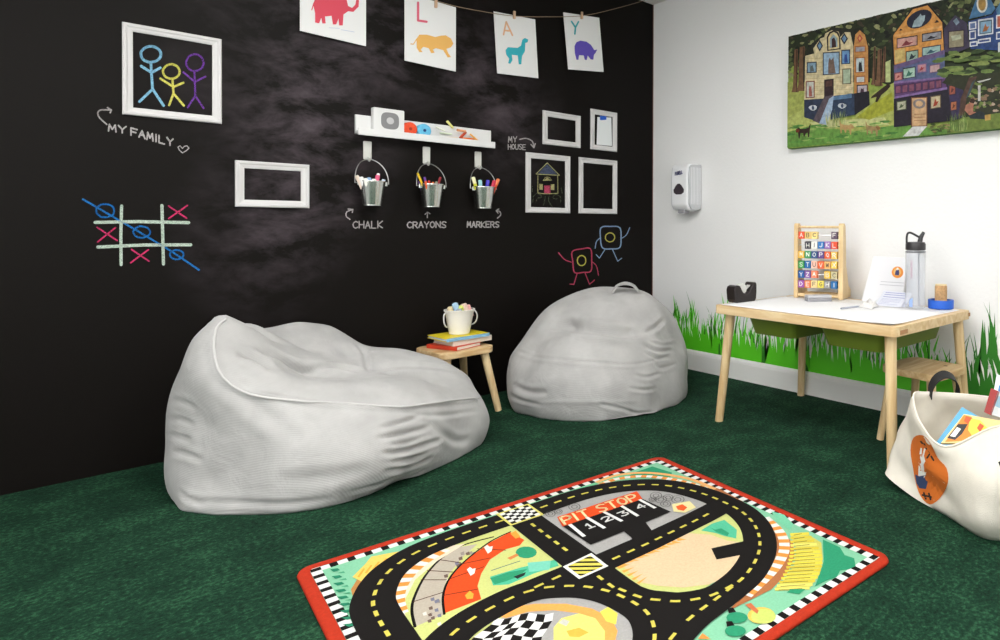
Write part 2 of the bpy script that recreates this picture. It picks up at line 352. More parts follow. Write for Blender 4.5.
def ell(cx, cy, rx, ry, n=22, jit=1.0):
    return [(x+random.uniform(-jit, jit), y+random.uniform(-jit, jit)) for x, y in arc(cx, cy, rx, ry, 0, 360, n)]
chalk_part('blue_figure', [ell(322, 247, 46, 36), [(322, 285), (326, 350), (330, 405)], [(278, 300), (325, 330), (365, 308)], [(330, 405), (270, 462)], [(330, 405), (380, 480)]], 12, cblue, f, t)
chalk_part('yellow_figure', [ell(415, 325, 38, 33), [(420, 360), (425, 425)], [(365, 357), (425, 395), (470, 376)], [(425, 425), (405, 478)], [(425, 425), (472, 480)]], 10, cyel, f, t)
chalk_part('purple_figure', [ell(522, 285, 40, 38), [(520, 325), (524, 435)], [(470, 328), (522, 372), (570, 348)], [(524, 435), (490, 488)], [(524, 435), (562, 492)]], 8.5, cpur, f, t)
f = bw((60, 180), 3.846)
t = thing('chalk_drawing', onB(140, 265), 'chalk tic-tac-toe game with pink crosses and a blue line through three blue circles', 'chalk drawing', 'chalk drawings')
chalk_part('game_grid', [[(237, 100), (234, 210), (235, 325)], [(392, 98), (395, 210), (398, 323)], [(135, 163), (300, 160), (495, 164)], [(145, 258), (320, 250), (503, 249)]], 12, cgreen, f, t)
for k_ in [[(418, 100), (487, 147)], [(490, 98), (418, 148)]], [[(143, 182), (220, 233)], [(213, 183), (145, 238)]], [[(275, 267), (342, 312)], [(340, 268), (272, 318)]]:
    chalk_part('cross', k_, 6, cpink, f, t)
for k_ in (174, 118, 35, 26), (314, 200, 32, 22), (449, 287, 26, 18): chalk_part('circle', [ell(*k_)], 6.5, cb2, f, t)
chalk_part('strike_line', [[(88, 74), (300, 197), (430, 275), (535, 346)]], 7, cb2, f, t)
f = bw((550, 215), 7.53)
for nm, lab, mm, body, ring, limbs in [
    ('blue', 'powder blue chalk square figure with arms and legs, above the pink one', cpb, [(385, 95), (455, 86), (525, 95), (535, 170), (525, 245), (460, 255), (395, 247), (380, 170)], (452, 168, 35, 34), [[(380, 170), (350, 200), (340, 250)], [(535, 178), (575, 150), (600, 95)], [(415, 258), (372, 325), (348, 298)], [(470, 258), (510, 348), (540, 325)]]),
    ('pink', 'pink chalk square figure with arms and legs, above the bean bag', cred, [(168, 275), (240, 255), (305, 255), (314, 340), (308, 422), (250, 432), (185, 432), (172, 350)], (238, 343, 32, 38), [[(160, 355), (110, 335), (65, 285)], [(315, 350), (350, 385), (365, 455)], [(205, 438), (180, 522), (150, 520)], [(265, 438), (298, 522), (335, 490)]])]:
    o = f(body[4][0], body[4][1]); t = thing('chalk_drawing', o, lab, 'chalk drawing', 'chalk drawings')
    chalk_part('square_body', [smoothpts(body, 4, True)+[body[0]]], 9, mm, f, t); chalk_part('ring', [ell(*ring)], 8, cyel, f, t)
    for k_, l in enumerate(limbs): chalk_part('arm' if k_ < 2 else 'leg', [smoothpts(l, 4) if k_ < 2 else l], 6.5, mm, f, t)
f = bw((515, 100), 5.336)
t = thing('chalk_drawing', onB(547, 208), 'small chalk drawing of a house with blue roof and pink door inside a frame', 'chalk drawing', 'chalk drawings')
chalk_part('roof', [[(112, 395), (172, 335), (237, 402), (112, 395)]], 4, cpale, f, t)
chalk_part('roof_fill', [], 3, cdirty, f, t, fills=[[(122, 392), (172, 342), (227, 398)]])
chalk_part('house_walls', [[(122, 400), (122, 496), (157, 500), (187, 500), (229, 498), (228, 405)]], 4, cpale, f, t)
chalk_part('house_windows', [[(150, 430), (160, 415), (172, 410), (185, 414), (195, 428), (150, 430)]], 3, cpale, f, t, fills=[[(130, 447), (148, 449), (148, 480), (130, 478)], [(191, 449), (210, 449), (210, 480), (191, 480)], [(154, 428), (172, 413), (190, 428)]])
chalk_part('house_door', [[(157, 500), (157, 458), (187, 458), (187, 500)]], 3, cred, f, t, fills=[[(160, 498), (160, 461), (184, 461), (184, 498)]])
chalk_part('garden', [smoothpts([(95, 545), (98, 515), (115, 500), (135, 505), (140, 520), (120, 525), (112, 545)], 4), smoothpts([(245, 545), (240, 515), (220, 505), (205, 512), (205, 525), (225, 528)], 4), smoothpts([(162, 515), (158, 540), (150, 565)], 4), smoothpts([(182, 515), (180, 540), (200, 570)], 4), [(92, 460), (92, 490)], [(247, 470), (252, 500)]], 3, chalk('chalk_moss', (110, 120, 95), .6), f, t)
def caption(label, texts, arrow, head, f_arrow, wd_a, wd_t=1.15):
    t = thing('chalk_caption', onB(*texts[0][1]), label, 'chalk writing', 'chalk captions'); g = bw((0, 0), 1)
    for (s_, a, b_, h) in texts:
        mb = MB(); text2(mb, s_, a, b_, (0, -h), wd_t, g, jit=.25); mb.build('lettering', cw, t, recalc=False)
    chalk_part('arrow', [smoothpts(arrow, 5), head], wd_a, cw, f_arrow, t); return t
t = caption('white chalk words MY FAMILY with a heart and a curved arrow', [('MY', (108.5, 131), (126, 133.5), 6.8), ('FAMILY', (131, 135), (173, 146.5), 7.2)],
        [(140, 245), (80, 190), (65, 150), (90, 125), (170, 125)], [(145, 105), (178, 125), (168, 148)], bw((90, 95), 8.33), 12, 1.6)
chalk_part('heart', [[(770, 445), (750, 423), (733, 435), (745, 460), (770, 482), (805, 462), (824, 442), (808, 423), (785, 428), (770, 445)]], 8, cw, bw((90, 95), 8.33), t)
caption('white chalk word CHALK with arrow below the first bucket', [('CHALK', (353, 228.3), (382.5, 228), 6.8)], [(80, 515), (50, 490), (55, 455), (100, 437)], [(65, 432), (103, 435), (98, 460)], bw((340, 155), 8), 9)
caption('white chalk word CRAYONS with arrow below the middle bucket', [('CRAYONS', (407.3, 227.9), (446, 227.5), 6.0)], [(218, 502), (219, 480), (220, 460)], [(200, 475), (220, 457), (240, 470)], bw((400, 155), 8), 8)
caption('white chalk word MARKERS with arrow below the third bucket', [('MARKERS', (467.2, 227.3), (499, 227.2), 5.6)], [(780, 505), (805, 480), (798, 452), (775, 447)], [(790, 432), (770, 445), (785, 465)], bw((400, 155), 8), 9)
caption('white chalk words MY HOUSE with arrow beside the frames', [('MY', (508.4, 142.2), (516.8, 142.3), 5.6), ('HOUSE', (508.2, 149.4), (525.5, 149.6), 5)], [(25, 210), (60, 205), (92, 220), (100, 250)], [(85, 237), (101, 255), (108, 232)], bw((515, 100), 5.336), 6, .85)

# ================================================================== ANIMAL CARDS ON A STRING
cardm = mat('card_white', (230, 230, 230), .7); pinw = mat('clothespin_wood', (205, 170, 140), .6)
fc = lambda u, v: onB(290+u/3.03, v/3.03, -.0182)
def card(bl, br, hgt, label, art, pinx=None, lean=(0, 0)):
    P0 = onB(*bl, -.016); P1 = onB(*br, -.016); up = Vector((lean[0], 0, hgt))
    cs = [P0, P1, P1+up+Vector((lean[1], 0, 0)), P0+up]
    t = thing('animal_card', (P0+P1)/2, label, 'picture card', 'animal letter cards on the string')
    MB().prism([p-Vector((0, .0015, 0)) for p in cs], (0, .003, 0)).build('card_sheet', cardm, t)
    mb = MB(); mats = []
    for col, polys, strokes, wd in art:
        mats.append(mat('print_%d_%d_%d' % col, col, .7)); k = len(mats)-1
        for p in polys: mb.poly([fc(*q) for q in p], k)
        for s_ in strokes: ribbon2(mb, s_, wd, fc, k)
    mb.build('card_print', mats, t, recalc=False)
    return cs
ele = [(70, 12), (80, -12), (110, -22), (150, -18), (170, -8), (176, 18), (188, 24), (198, 14), (201, -2), (209, 0), (208, 20), (192, 36), (176, 34), (162, 44), (160, 77), (149, 77), (147, 56), (140, 74), (130, 74), (126, 48), (106, 50), (108, 71), (98, 71), (95, 54), (88, 71), (76, 68), (76, 40)]
c1 = card((299.9, 30.7), (365.9, 46.2), .285, 'white card with a coral elephant, leftmost of the hanging animal cards',
     [((215, 70, 90), [[(a, b_) for a, b_ in ele]], [[(72, 10), (66, 30)]], 3), ((180, 190, 215), [], [[(118, 84), (150, 86)], [(155, 90), (195, 97)]], 1.5)])
lion = [(383, 118), (392, 105), (415, 105), (440, 112), (458, 108), (472, 107), (488, 117), (495, 132), (488, 143), (474, 148), (480, 162), (488, 173), (478, 174), (464, 152), (442, 146), (433, 150), (438, 160), (428, 161), (420, 146), (404, 142), (396, 150), (402, 158), (392, 158), (384, 145)]
c2 = card((404.5, 60.4), (455.7, 71.6), .285, 'white card with letter L and a golden lion, second in the hanging row',
     [((232, 178, 96), [lion], [[(384, 118), (374, 134), (366, 133)]], 3), ((225, 100, 125), [], [[(388, 8), (388, 62), (414, 66)]], 7)])
llama = [(653, 152), (660, 143), (690, 145), (700, 138), (704, 120), (712, 115), (722, 120), (720, 128), (713, 130), (712, 155), (703, 170), (701, 195), (693, 195), (690, 168), (672, 166), (674, 182), (668, 193), (661, 192), (664, 178), (655, 165)]
c3 = card((497.2, 73.3), (538.2, 78.2), .285, 'white card with letter A and a teal llama, clipped to the string',
     [((45, 170, 185), [llama], [], 3), ((230, 180, 140), [], [[(647, 105), (655, 66), (674, 107)], [(650, 92), (668, 94)]], 5)], lean=(-.018, 0))
ox = [(862, 140), (868, 128), (880, 123), (898, 126), (912, 136), (922, 152), (931, 150), (926, 160), (921, 166), (919, 181), (911, 180), (902, 168), (899, 182), (893, 181), (890, 168), (876, 167), (874, 181), (868, 181), (863, 160)]
c4 = card((568.2, 69.3), (603.5, 72), .285, 'white card with letter Y and a purple shaggy ox, rightmost in the hanging row',
     [((92, 75, 180), [ox], [], 3), ((60, 175, 185), [], [[(853, 65), (865, 83), (874, 66)], [(865, 83), (863, 103)]], 5)], lean=(-.03, .0))
str_px = [(255, -50), (330, -34), (400, -12), (445, 3.5), (480, 11), (514, 16), (548, 16.8), (582, 15.8), (612, 9.5), (644, 0.5), (654, -4)]
sp = [onB(u, v, -.022) for u, v in smoothpts(str_px, 4)]
single('hanging_string', MB().tube(sp, .0016, 6), mat('twine_tan', (150, 128, 105), .8), 'thin tan string the animal cards hang from across the black wall', 'string')
for (u, v, lab) in [(333, -30, 'wooden mini clothespin clipping the elephant card'), (436, 3, 'wooden mini clothespin clipping the lion card'), (514.4, 14.5, 'wooden mini clothespin clipping the llama card'), (582, 15, 'wooden mini clothespin clipping the shaggy ox card')]:
    P = onB(u, v, -.026); mb = MB()
    mb.prism([P+Vector(q) for q in [(-.005, -.004, .016), (.005, -.004, .016), (.005, -.004, -.02), (-.005, -.004, -.02)]], (0, .004, 0))
    mb.prism([P+Vector(q) for q in [(-.005, .001, .016), (.005, .001, .016), (.005, .004, -.02), (-.005, .004, -.02)]], (0, .003, 0))
    mb.tube([P+Vector((-.006, .0005, .002)), P+Vector((.006, .0005, .002))], .002, 8)
    single('clothespin', mb, pinw, lab, 'clothespin', 'clothespins on the string', bevel=.0006)

# ================================================================== SHELF, HOOKS, BUCKETS
sw = mat('shelf_white', (222, 222, 222), .4, .4)
t = thing('picture_ledge', (-1.28, -.03, 1.15), 'narrow white wall ledge holding a cube, rolls and sticks above the buckets', 'shelf')
MB().box((-1.562, -.012, 1.157), (-.998, -.0005, 1.234)).build('back_rail', sw, t, bevel=.001)
MB().box((-1.566, -.046, 1.157), (-.998, -.012, 1.168)).build('shelf_board', sw, t, bevel=.001)
MB().box((-1.566, -.053, 1.149), (-.998, -.046, 1.178)).build('front_lip', sw, t, bevel=.002)
zs = 1.168
# cube with ring
t = thing('sound_machine', (-1.462, -.04, zs), 'white box with a grey rounded-square face on the left of the ledge', 'speaker')
MB().box((-1.508, -.044, zs), (-1.390, -.0135, 1.268)).build('body', sw, t, bevel=.004)
g = MB()
def rsq(cx, cz, r, p=3.2, n=32): return [(cx+r*math.copysign(abs(math.cos(a))**(2/p), math.cos(a)), cz+r*math.copysign(abs(math.sin(a))**(2/p), math.sin(a))) for a in [2*math.pi*i/n for i in range(n)]]
cxx, czz = -1.446, 1.219
g.prism([(x, -.0455, z) for x, z in rsq(cxx, czz, .034)], (0, .005, 0)); g.build('grey_face', mat('speaker_grey', (128, 128, 130), .6), t, bevel=.001)
MB().prism([(x, -.0475, z) for x, z in rsq(cxx, czz, .014, 2)], (0, .004, 0)).build('center_button', mat('speaker_pale', (188, 188, 190), .5), t, bevel=.001)
def roll(x, col, name, lab, hole):
    r_ = .0285; M = Matrix.Rotation(math.pi/2, 4, 'X'); t = thing('streamer_roll', (x, -.0285, zs), lab, 'roll', 'rolls on the ledge')
    mb = MB().lathe([(.006, -.014), (r_*.86, -.014), (r_, -.010), (r_, .010), (r_*.86, .014), (.006, .014)], (x, -.0285, zs+r_), 28, 0, M); mb.build('roll_body', mat(name, col, .7, noise=.12, nscale=80), t, smooth=True)
    MB().lathe([(.001, -.001), (.006, -.001), (.006, .001), (.001, .001)], (x, -.0435, zs+r_), 14, 0, M).build('center_hole', mat('roll_hole_'+name, hole, .8), t)
roll(-1.366, (222, 74, 34), 'roll_orange', 'round orange roll on the white ledge', (165, 45, 20)); roll(-1.309, (100, 185, 222), 'roll_blue', 'round light blue roll with dark centre on the ledge', (20, 60, 120))
sticks = [((447, 121), (453, 128), (232, 225, 140), .0055, 'pale yellow chalk stick leaning on the ledge rail'), ((462, 139), (474, 140), (232, 120, 40), .008, 'thick orange stick lying at the right of the ledge'), ((460, 138), (466, 132), (190, 75, 45), .0055, 'brick red stick lying across the orange one'),
          ((457, 130), (466, 131.5), (235, 165, 120), .0055, 'peach stick behind the orange stick on the ledge'), ((440, 133), (452, 134), (225, 238, 215), .004, 'pale green stick on the ledge'), ((443, 137.5), (458, 138), (230, 215, 190), .004, 'cream stick at the front of the ledge'), ((470, 134), (478, 141), (240, 180, 90), .004, 'amber stick at the right end of the stick pile'),
          ((428+8, 127), (445, 131), (238, 240, 225), .004, 'white stick resting beside the blue roll')]
for i, (a, b_, col, r_, lab) in enumerate(sticks):
    yy = -.020-.006*(i % 4) if i else -.018
    A, B_ = onB(a[0], a[1], yy), onB(b_[0], b_[1], yy)
    single('chalk_stick', MB().tube([A, A.lerp(B_, .9), B_], [r_, r_, r_*.8], 10), mat('stick_%d' % i, col, .8), lab, 'chalk stick', 'sticks lying on the ledge', smooth=True)
hookm = mat('hook_plastic', (205, 205, 200), .4); steel = mat('galvanised_steel', (214, 216, 212), .22, metal=1., noise=.06, nscale=60); wire = mat('wire_steel', (190, 190, 190), .3, metal=1.)
def hook(x):
    t = thing('wall_hook', (x, -.008, 1.05), 'white adhesive wall hook with the chalk bucket', 'hook', 'wall hooks under the ledge')
    mb = MB(); mb.box((x-.0155, -.009, 1.058), (x+.0155, -.0005, 1.132)); mb.build('hook_plate', hookm, t, bevel=.004, seg=3)
    MB().tube([(x, -.008, 1.066), (x, -.016, 1.056), (x, -.024, 1.052), (x, -.031, 1.056), (x, -.033, 1.064)], .004, 10).build('hook_prong', hookm, t, smooth=True); return t
def bucket(x):
    z0, z1 = .870, .966; y = -.062; rb, rt = .033, .0475
    t = thing('metal_bucket', (x, y, z0), 'small galvanised bucket of white and pink chalk on the first hook', 'bucket', 'small metal buckets on the wall')
    MB().lathe([(rb-.003, z0+.002), (rb+.001, z0), (rb+.001, z0+.003), (rb, z0+.004), (rt, z1-.003), (rt+.003, z1-.002), (rt+.003, z1+.002), (rt, z1+.002), (rt-.0015, z1-.002), (rb-.0015, z0+.005)], (x, y, 0), 36).build('bucket_body', steel, t, smooth=True)
    for s_ in (-1, 1):
        MB().box((x+s_*(rt+.001)-.006, y-.007, z1-.018), (x+s_*(rt+.001)+.006, y+.007, z1+.001)).build('handle_ear', steel, t, bevel=.002)
    P = [(x+math.cos(a)*.061*(1-.0*a), y+.030*max(0, math.sin(a))**1.6, z1-.008+max(0, math.sin(a))**.85*.0985) for a in [math.pi*i/24 for i in range(25)]]
    MB().tube([(x+.052, y, z1-.006)]+P+[(x-.052, y, z1-.006)], .0018, 8).build('handle', wire, t, smooth=True); return t
h0 = hook(-1.517); b0 = bucket(-1.519)
for x, a, b_ in [(-1.286, 'white adhesive wall hook with the crayon bucket', 'small galvanised bucket of crayons on the middle hook'), (-1.057, 'white adhesive wall hook with the marker bucket', 'small galvanised bucket of bright markers on the third hook')]:
    h = copy_tree(h0); h.location.x = x; h['label'] = a; q = copy_tree(b0); q.location.x = x-.002; q['label'] = b_
def stick_in(u, v, tilt, L, col, r_, name, lab, cat, grp, cap=None, bx=-1.519, dy=-.0):
    T = onB(u, v, -.062+dy); bx_ = bx+(T.x-bx)*.45; Bt = Vector((bx_, -.062+dy*.4, max(.88, T.z-L)))
    d = (Bt-T).normalized(); Bt = T+d*min(L, (Bt-T).length)
    if cap is None: single(name, MB().tube([T, T.lerp(Bt, .06), Bt], [r_*.75, r_, r_], 10), mat('st_%d_%d_%d' % col, col, .7), lab, cat, grp, smooth=True)
    else:
        t = thing(name, Bt, lab, cat, grp); K = T.lerp(Bt, .33)
        MB().tube([T, T.lerp(Bt, .03), K], [r_*.8, r_*1.1, r_*1.1], 12).build('cap', mat('st_%d_%d_%d' % cap, cap, .4), t, smooth=True)
        MB().tube([K, Bt], [r_, r_], 12).build('barrel', mat('st_%d_%d_%d' % col, col, .4), t, smooth=True)
gc = 'chalk sticks in the first bucket'
for u, v, col, r_, lab, dy in [(356.5, 175.5, (232, 215, 200), .0075, 'cream chalk stick poking out left of the chalk bucket', -.01), (361, 177, (235, 235, 235), .008, 'white chalk stick at the left of the chalk bucket', -.02), (369, 177.5, (150, 185, 225), .0075, 'pale blue chalk stick in the chalk bucket', -.025),
      (378, 175, (225, 90, 130), .0078, 'pink chalk stick in the chalk bucket', -.015), (378.5, 175.5-2, (240, 235, 235), .006, 'white chalk stick behind the pink one', .012), (374, 179, (238, 238, 236), .008, 'white chalk stick at the middle of the chalk bucket', -.034), (384, 179.5, (205, 215, 235), .007, 'pale lilac chalk stick at the right rim of the bucket', -.01), (365.5, 178.5, (240, 238, 232), .0075, 'ivory chalk stick at the front of the chalk bucket', -.034)]:
    stick_in(u, v, 0, .07, col, r_, 'chalk_stick', lab, 'chalk stick', gc, dy=dy)
gc = 'crayons in the middle bucket'
for u, v, col, r_, lab, dy in [(417.5, 173, (235, 195, 40), .0045, 'long yellow crayon leaning left in the middle bucket', -.02), (424.5, 177, (110, 70, 165), .0048, 'purple crayon in the middle bucket', -.005), (429, 180.5, (205, 45, 40), .0048, 'bright red crayon in the middle bucket', -.02), (440.5, 177, (150, 40, 50), .0048, 'dark red crayon leaning right in the middle bucket', -.012),
      (433, 182, (230, 120, 60), .0048, 'orange crayon at the front of the middle bucket', -.034), (436.5, 181.5, (150, 150, 130), .0048, 'grey green crayon in the middle bucket', -.02), (425.5, 181, (225, 90, 40), .0048, 'vermilion crayon beside the yellow one', -.035), (418.5, 181, (90, 50, 120), .0045, 'violet crayon at the left rim', 0.)]:
    stick_in(u, v, 0, .075, col, r_, 'crayon', lab, 'crayon', gc, bx=-1.288, dy=dy)
gc = 'markers in the third bucket'
for u, v, col, cap, lab, dy in [(473, 177, (225, 225, 60), (238, 235, 190), 'yellow marker leaning left in the third bucket', -.015), (480, 180, (150, 205, 215), (160, 210, 218), 'pale blue marker in the third bucket', -.02), (488, 180, (60, 60, 190), (70, 60, 190), 'dark blue marker in the third bucket', -.01), (494.5, 180.5, (215, 45, 60), (205, 50, 80), 'red marker in the third bucket', -.018), (498.5, 179, (235, 80, 40), (240, 130, 80), 'orange marker leaning right in the third bucket', -.012)]:
    stick_in(u, v, 0, .09, col, .0072, 'marker', lab, 'marker', gc, cap=cap, bx=-1.059, dy=dy)

# ================================================================== WALL DISPENSER
t = thing('wall_dispenser', (-.05, -.335, .872), 'white automatic hand sanitizer dispenser on the white wall', 'dispenser')
dw = mat('dispenser_white', (238, 239, 242), .35); dg = mat('dispenser_grey', (198, 200, 204), .4)
y0, y1 = -.408, -.262
prof = [(-.004, .885), (-.045, .872), (-.085, .880), (-.102, .905), (-.105, 1.05), (-.098, 1.115), (-.085, 1.128), (-.004, 1.132)]
mb = MB(); mb.prism([(x, y0+.012, z) for x, z in prof], (0, y1-y0-.024, 0)); mb.build('cover', dw, t, bevel=.012, seg=4, smooth=True, angle=60)
for s_, ya in ((-1, y0), (1, y1)):
    mb = MB(); mb.prism([(x*.9-.001, ya+s_*-.0005 if 0 else ya, z*1+(.004 if z < 1 else -.004)) for x, z in prof], (0, .013 if s_ < 0 else -.013, 0)); mb.build('side_panel', dg, t, bevel=.004)
    for k_ in range(7): MB().box((-.012-.011*k_-.003, ya-.0015, .91), (-.012-.011*k_, ya+.0015, 1.11)).build('side_rib', dw, t) if s_ < 0 else None
MB().prism([(-.1065, (y0+y1)/2+dy, z) for dy, z in [(-.040, .990), (-.037, .974), (-.018, .964), (.018, .964), (.037, .974), (.040, .990), (.022, 1.012), (.008, 1.022), (-.008, 1.022), (-.022, 1.012)]], (.003, 0, 0)).build('sensor_window', mat('dispenser_dark', (70, 62, 68), .2), t)
mb = MB(); fd = lambda yy, zz: Vector((-.1062, yy, zz)); text2(mb, 'PURELL', ((y0+y1)/2+.028, 1.068), ((y0+y1)/2-.03, 1.075), (0, .017), .0042, fd); mb.build('brand_lettering', mat('logo_navy', (60, 62, 130), .5), t, recalc=False)
mb = MB().box((-.09, -.36, .862), (-.045, -.31, .884)); mb.build('nozzle', mat('dispenser_nozzle', (150, 150, 155), .4), t, bevel=.006)

# ================================================================== PAINTING (canvas)
CXF = -.034
t = thing('canvas_painting', (-.017, -1.5, 1.17), 'wide canvas painting of colourful cat houses, trees and small dogs on the white wall', 'painting')
tl = onW(788.5, 38, CXF); bl = onW(787, 148, CXF)
zt, zb, ya, yb = (onW(925, 2.5, CXF).z+tl.z)/2, (bl.z+onW(1000, 130, CXF).z)/2, tl.y, -2.36
MB().box((CXF, yb, zb), (-.002, ya, zt)).build('canvas', mat('canvas_edge_green', (62, 110, 38), .8, noise=.3, nscale=25), t)
pm = []; pk = {}; pmb = MB(); lay = [0]
def P(col, pts, f=None):
    if col not in pk: g_ = sum(col)/3; pk[col] = len(pm); pm.append(mat('paint_%d_%d_%d' % col, tuple(.9*(c*.86+g_*.14) for c in col), .65, .3, noise=.28, nscale=60))
    lay[0] += 1; x = CXF-.0002-lay[0]*.000012
    q = []
    for u, v in pts:
        w_ = onW(u, v, CXF); q.append(Vector((x, max(min(w_.y, ya), yb), max(min(w_.z, zt), zb))))
    pmb.poly(q, pk[col])
def Q(col, off, s_, pts): P(col, [(off[0]+a/s_, off[1]+b_/s_) for a, b_ in pts])
def rect(col, off, s_, x0, y0_, x1, y1_, sk=0., border=None, bw_=4):
    """rectangle, verticals kept, horizontals falling by slope sk"""
    def r4(a, b_, c_, d): return [(a, b_), (c_, b_+(c_-a)*sk), (c_, d+(c_-a)*sk), (a, d)]
    if border: Q(border, off, s_, r4(x0-bw_, y0_-bw_, x1+bw_, y1_+bw_))
    Q(col, off, s_, r4(x0, y0_, x1, y1_))
mk = (870, 545)
P((42, 52, 30), [(786, 150), (786, 30), (1060, -60), (1060, 150)])
P((150, 175, 70), [(786, 150), (786, 66), (850, 70), (895, 88), (1060, 110), (1060, 150)])
rp = random.Random(5)
A = (780, 0); S = 4.0
def blob(col, cx, cy, rx, ry, off=A, s_=S, n=14, jit=.25, rot=0):
    pts = []
    for i in range(n):
        a = 2*math.pi*i/n; rr = 1+rp.uniform(-jit, jit); x, y = rx*rr*math.cos(a), ry*rr*math.sin(a)
        pts.append((cx+x*math.cos(rot)-y*math.sin(rot), cy+x*math.sin(rot)+y*math.cos(rot)))
    Q(col, off, s_, pts)
# foliage dabs behind
for i in range(420):
    cx = rp.uniform(30, 900); cy = rp.uniform(170-(cx-30)*.27-30, 330-(cx-30)*.25)
    blob(rp.choice([(58, 72, 38), (30, 38, 24), (84, 98, 52), (24, 28, 22), (110, 120, 70), (70, 60, 44), (150, 150, 100)]), cx, cy, rp.uniform(6, 18), rp.uniform(4, 10), rot=rp.uniform(-1.2, .6), jit=.3, n=9)
# lawn
Q((170, 180, 84), A, S, [(28, 590), (30, 330), (110, 330), (110, 480), (300, 470), (360, 380), (460, 330), (460, 540)])
Q((186, 196, 100), A, S, [(28, 470), (110, 430), (200, 490), (30, 540)])
Q((104, 158, 62), A, S, [(28, 592), (28, 530), (120, 505), (300, 525), (470, 500), (700, 520), (1100, 480), (1100, 540)])
Q((200, 202, 130), A, S, [(120, 490), (260, 480), (420, 470), (440, 500), (260, 510), (150, 510)])
Q((165, 170, 40), A, S, [(310, 470), (380, 410), (450, 370), (460, 440), (360, 480)])
for i in range(60):
    cx = rp.uniform(30, 460); cy = rp.uniform(500, 585)-(cx-30)*.05
    blob(rp.choice([(88, 150, 60), (124, 170, 76), (70, 130, 50), (150, 180, 90)]), cx, cy, rp.uniform(8, 26), rp.uniform(2, 5), rot=-.1)
# trunks left
for x0, x1, yt, yb_ in [(55, 72, 200, 370), (76, 100, 190, 365), (372, 384, 190, 340), (388, 408, 200, 345), (412, 424, 190, 330)]:
    Q((122, 86, 58), A, S, [(x0+6, yt), (x1+2, yt-4), (x1, yb_-20), (x1+7, yb_), (x0-6, yb_), (x0, yb_-25)]); Q((84, 56, 40), A, S, [(x1-6, yt), (x1, yt), (x1, yb_), (x1-4, yb_)])
Q((190, 200, 130), A, S, [(425, 250), (445, 240), (445, 330), (425, 330)])
# house 1 (cream)
Q((38, 40, 30), A, S, [(96, 232), (130, 175), (175, 140), (205, 112), (232, 112), (290, 118), (330, 110), (362, 195), (362, 330), (96, 330)])
Q((222, 204, 156), A, S, [(104, 225), (140, 215), (136, 195), (165, 155), (180, 150), (184, 135), (210, 122), (238, 128), (244, 150), (262, 130), (284, 130), (296, 185), (296, 400), (100, 410)])
Q((206, 140, 70), A, S, [(298, 190), (304, 140), (322, 122), (342, 140), (355, 190), (356, 400), (300, 420)])
for i in range(10):
    yy = 235+i*16; Q((200, 180, 128), A, S, [(106, yy), (294, yy-6), (294, yy-4), (106, yy+2)])
for (x, y, a, b_) in [(162, 184, 13, 24), (260, 156, 15, 24)]: Q((44, 48, 60), A, S, [(x-a, y), (x, y-b_), (x+a, y), (x, y+b_)]); Q((110, 150, 190), A, S, [(x-a*.6, y), (x, y-b_*.6), (x+a*.6, y), (x, y+b_*.6)])
Q((54, 40, 36), A, S, [(192, 205), (190, 150), (200, 130), (218, 122), (236, 130), (244, 150), (246, 198)]); Q((228, 206, 150), A, S, [(197, 200), (196, 152), (205, 136), (218, 129), (231, 136), (239, 152), (240, 194)])
Q((150, 175, 190), A, S, [(203, 193), (203, 155), (218, 138), (232, 155), (233, 188)]); Q((64, 36, 40), A, S, [(210, 192), (210, 158), (220, 150), (226, 165), (228, 190)])
def win(x0, y0_, x1, y1_, glass, fr=(48, 52, 66), cat=None, sk=-.06, off=A, s_=S, b=4):
    rect(glass, off, s_, x0, y0_, x1, y1_, sk, fr, b)
    if cat:
        mx_, my = (x0+x1)/2, (y0_+y1_)/2; w_, h_ = (x1-x0), (y1_-y0_)
        Q(cat, off, s_, [(x0+w_*.3, y1_-2), (x0+w_*.3, my), (x0+w_*.38, y0_+h_*.2), (mx_, y0_+h_*.32), (x0+w_*.65, y0_+h_*.18), (x0+w_*.7, my), (x0+w_*.8, y1_-4)])
win(178, 215, 238, 298, (150, 185, 215), cat=(120, 96, 84)); win(252, 205, 280, 255, (100, 150, 205), cat=(40, 70, 150)); win(114, 254, 146, 290, (130, 165, 190), cat=(90, 100, 100)); win(256, 280, 284, 335, (170, 190, 160), (110, 96, 70)); win(110, 330, 138, 390, (196, 200, 190), (130, 60, 50), (170, 90, 80)); win(308, 235, 340, 290, (185, 200, 205), (170, 96, 40), (30, 34, 44)); win(310, 310, 340, 330, (200, 205, 205), (170, 96, 40)); win(306, 190, 342, 208, (150, 150, 160), (170, 96, 40))
Q((180, 70, 60), A, S, [(312, 155), (322, 138), (334, 155), (322, 172)]); Q((214, 150, 80), A, S, [(317, 155), (322, 146), (328, 155), (322, 163)])
win(314, 345, 350, 385, (180, 170, 180), (40, 34, 42), (70, 40, 60))
Q((44, 56, 82), A, S, [(100, 400), (180, 395), (165, 490), (100, 470)]); Q((44, 62, 92), A, S, [(212, 385), (355, 368), (362, 420), (300, 460), (205, 480)])
Q((30, 28, 40), A, S, [(300, 375), (360, 365), (362, 420), (302, 462)]); Q((90, 130, 170), A, S, [(215, 388), (290, 374), (290, 392), (215, 402)])
Q((52, 34, 40), A, S, [(180, 320), (218, 315), (218, 380), (180, 388)]); Q((92, 60, 52), A, S, [(186, 326), (212, 322), (212, 345), (186, 348)])
Q((92, 78, 88), A, S, [(180, 388), (218, 380), (165, 496), (135, 484)]); Q((160, 185, 215), A, S, [(200, 396), (218, 384), (212, 440), (190, 500), (160, 495)])
for x, y in [(135, 432), (252, 424)]: blob((200, 206, 214), x, y, 16, 11, jit=.1); blob((60, 76, 110), x, y, 5, 9, jit=.1)
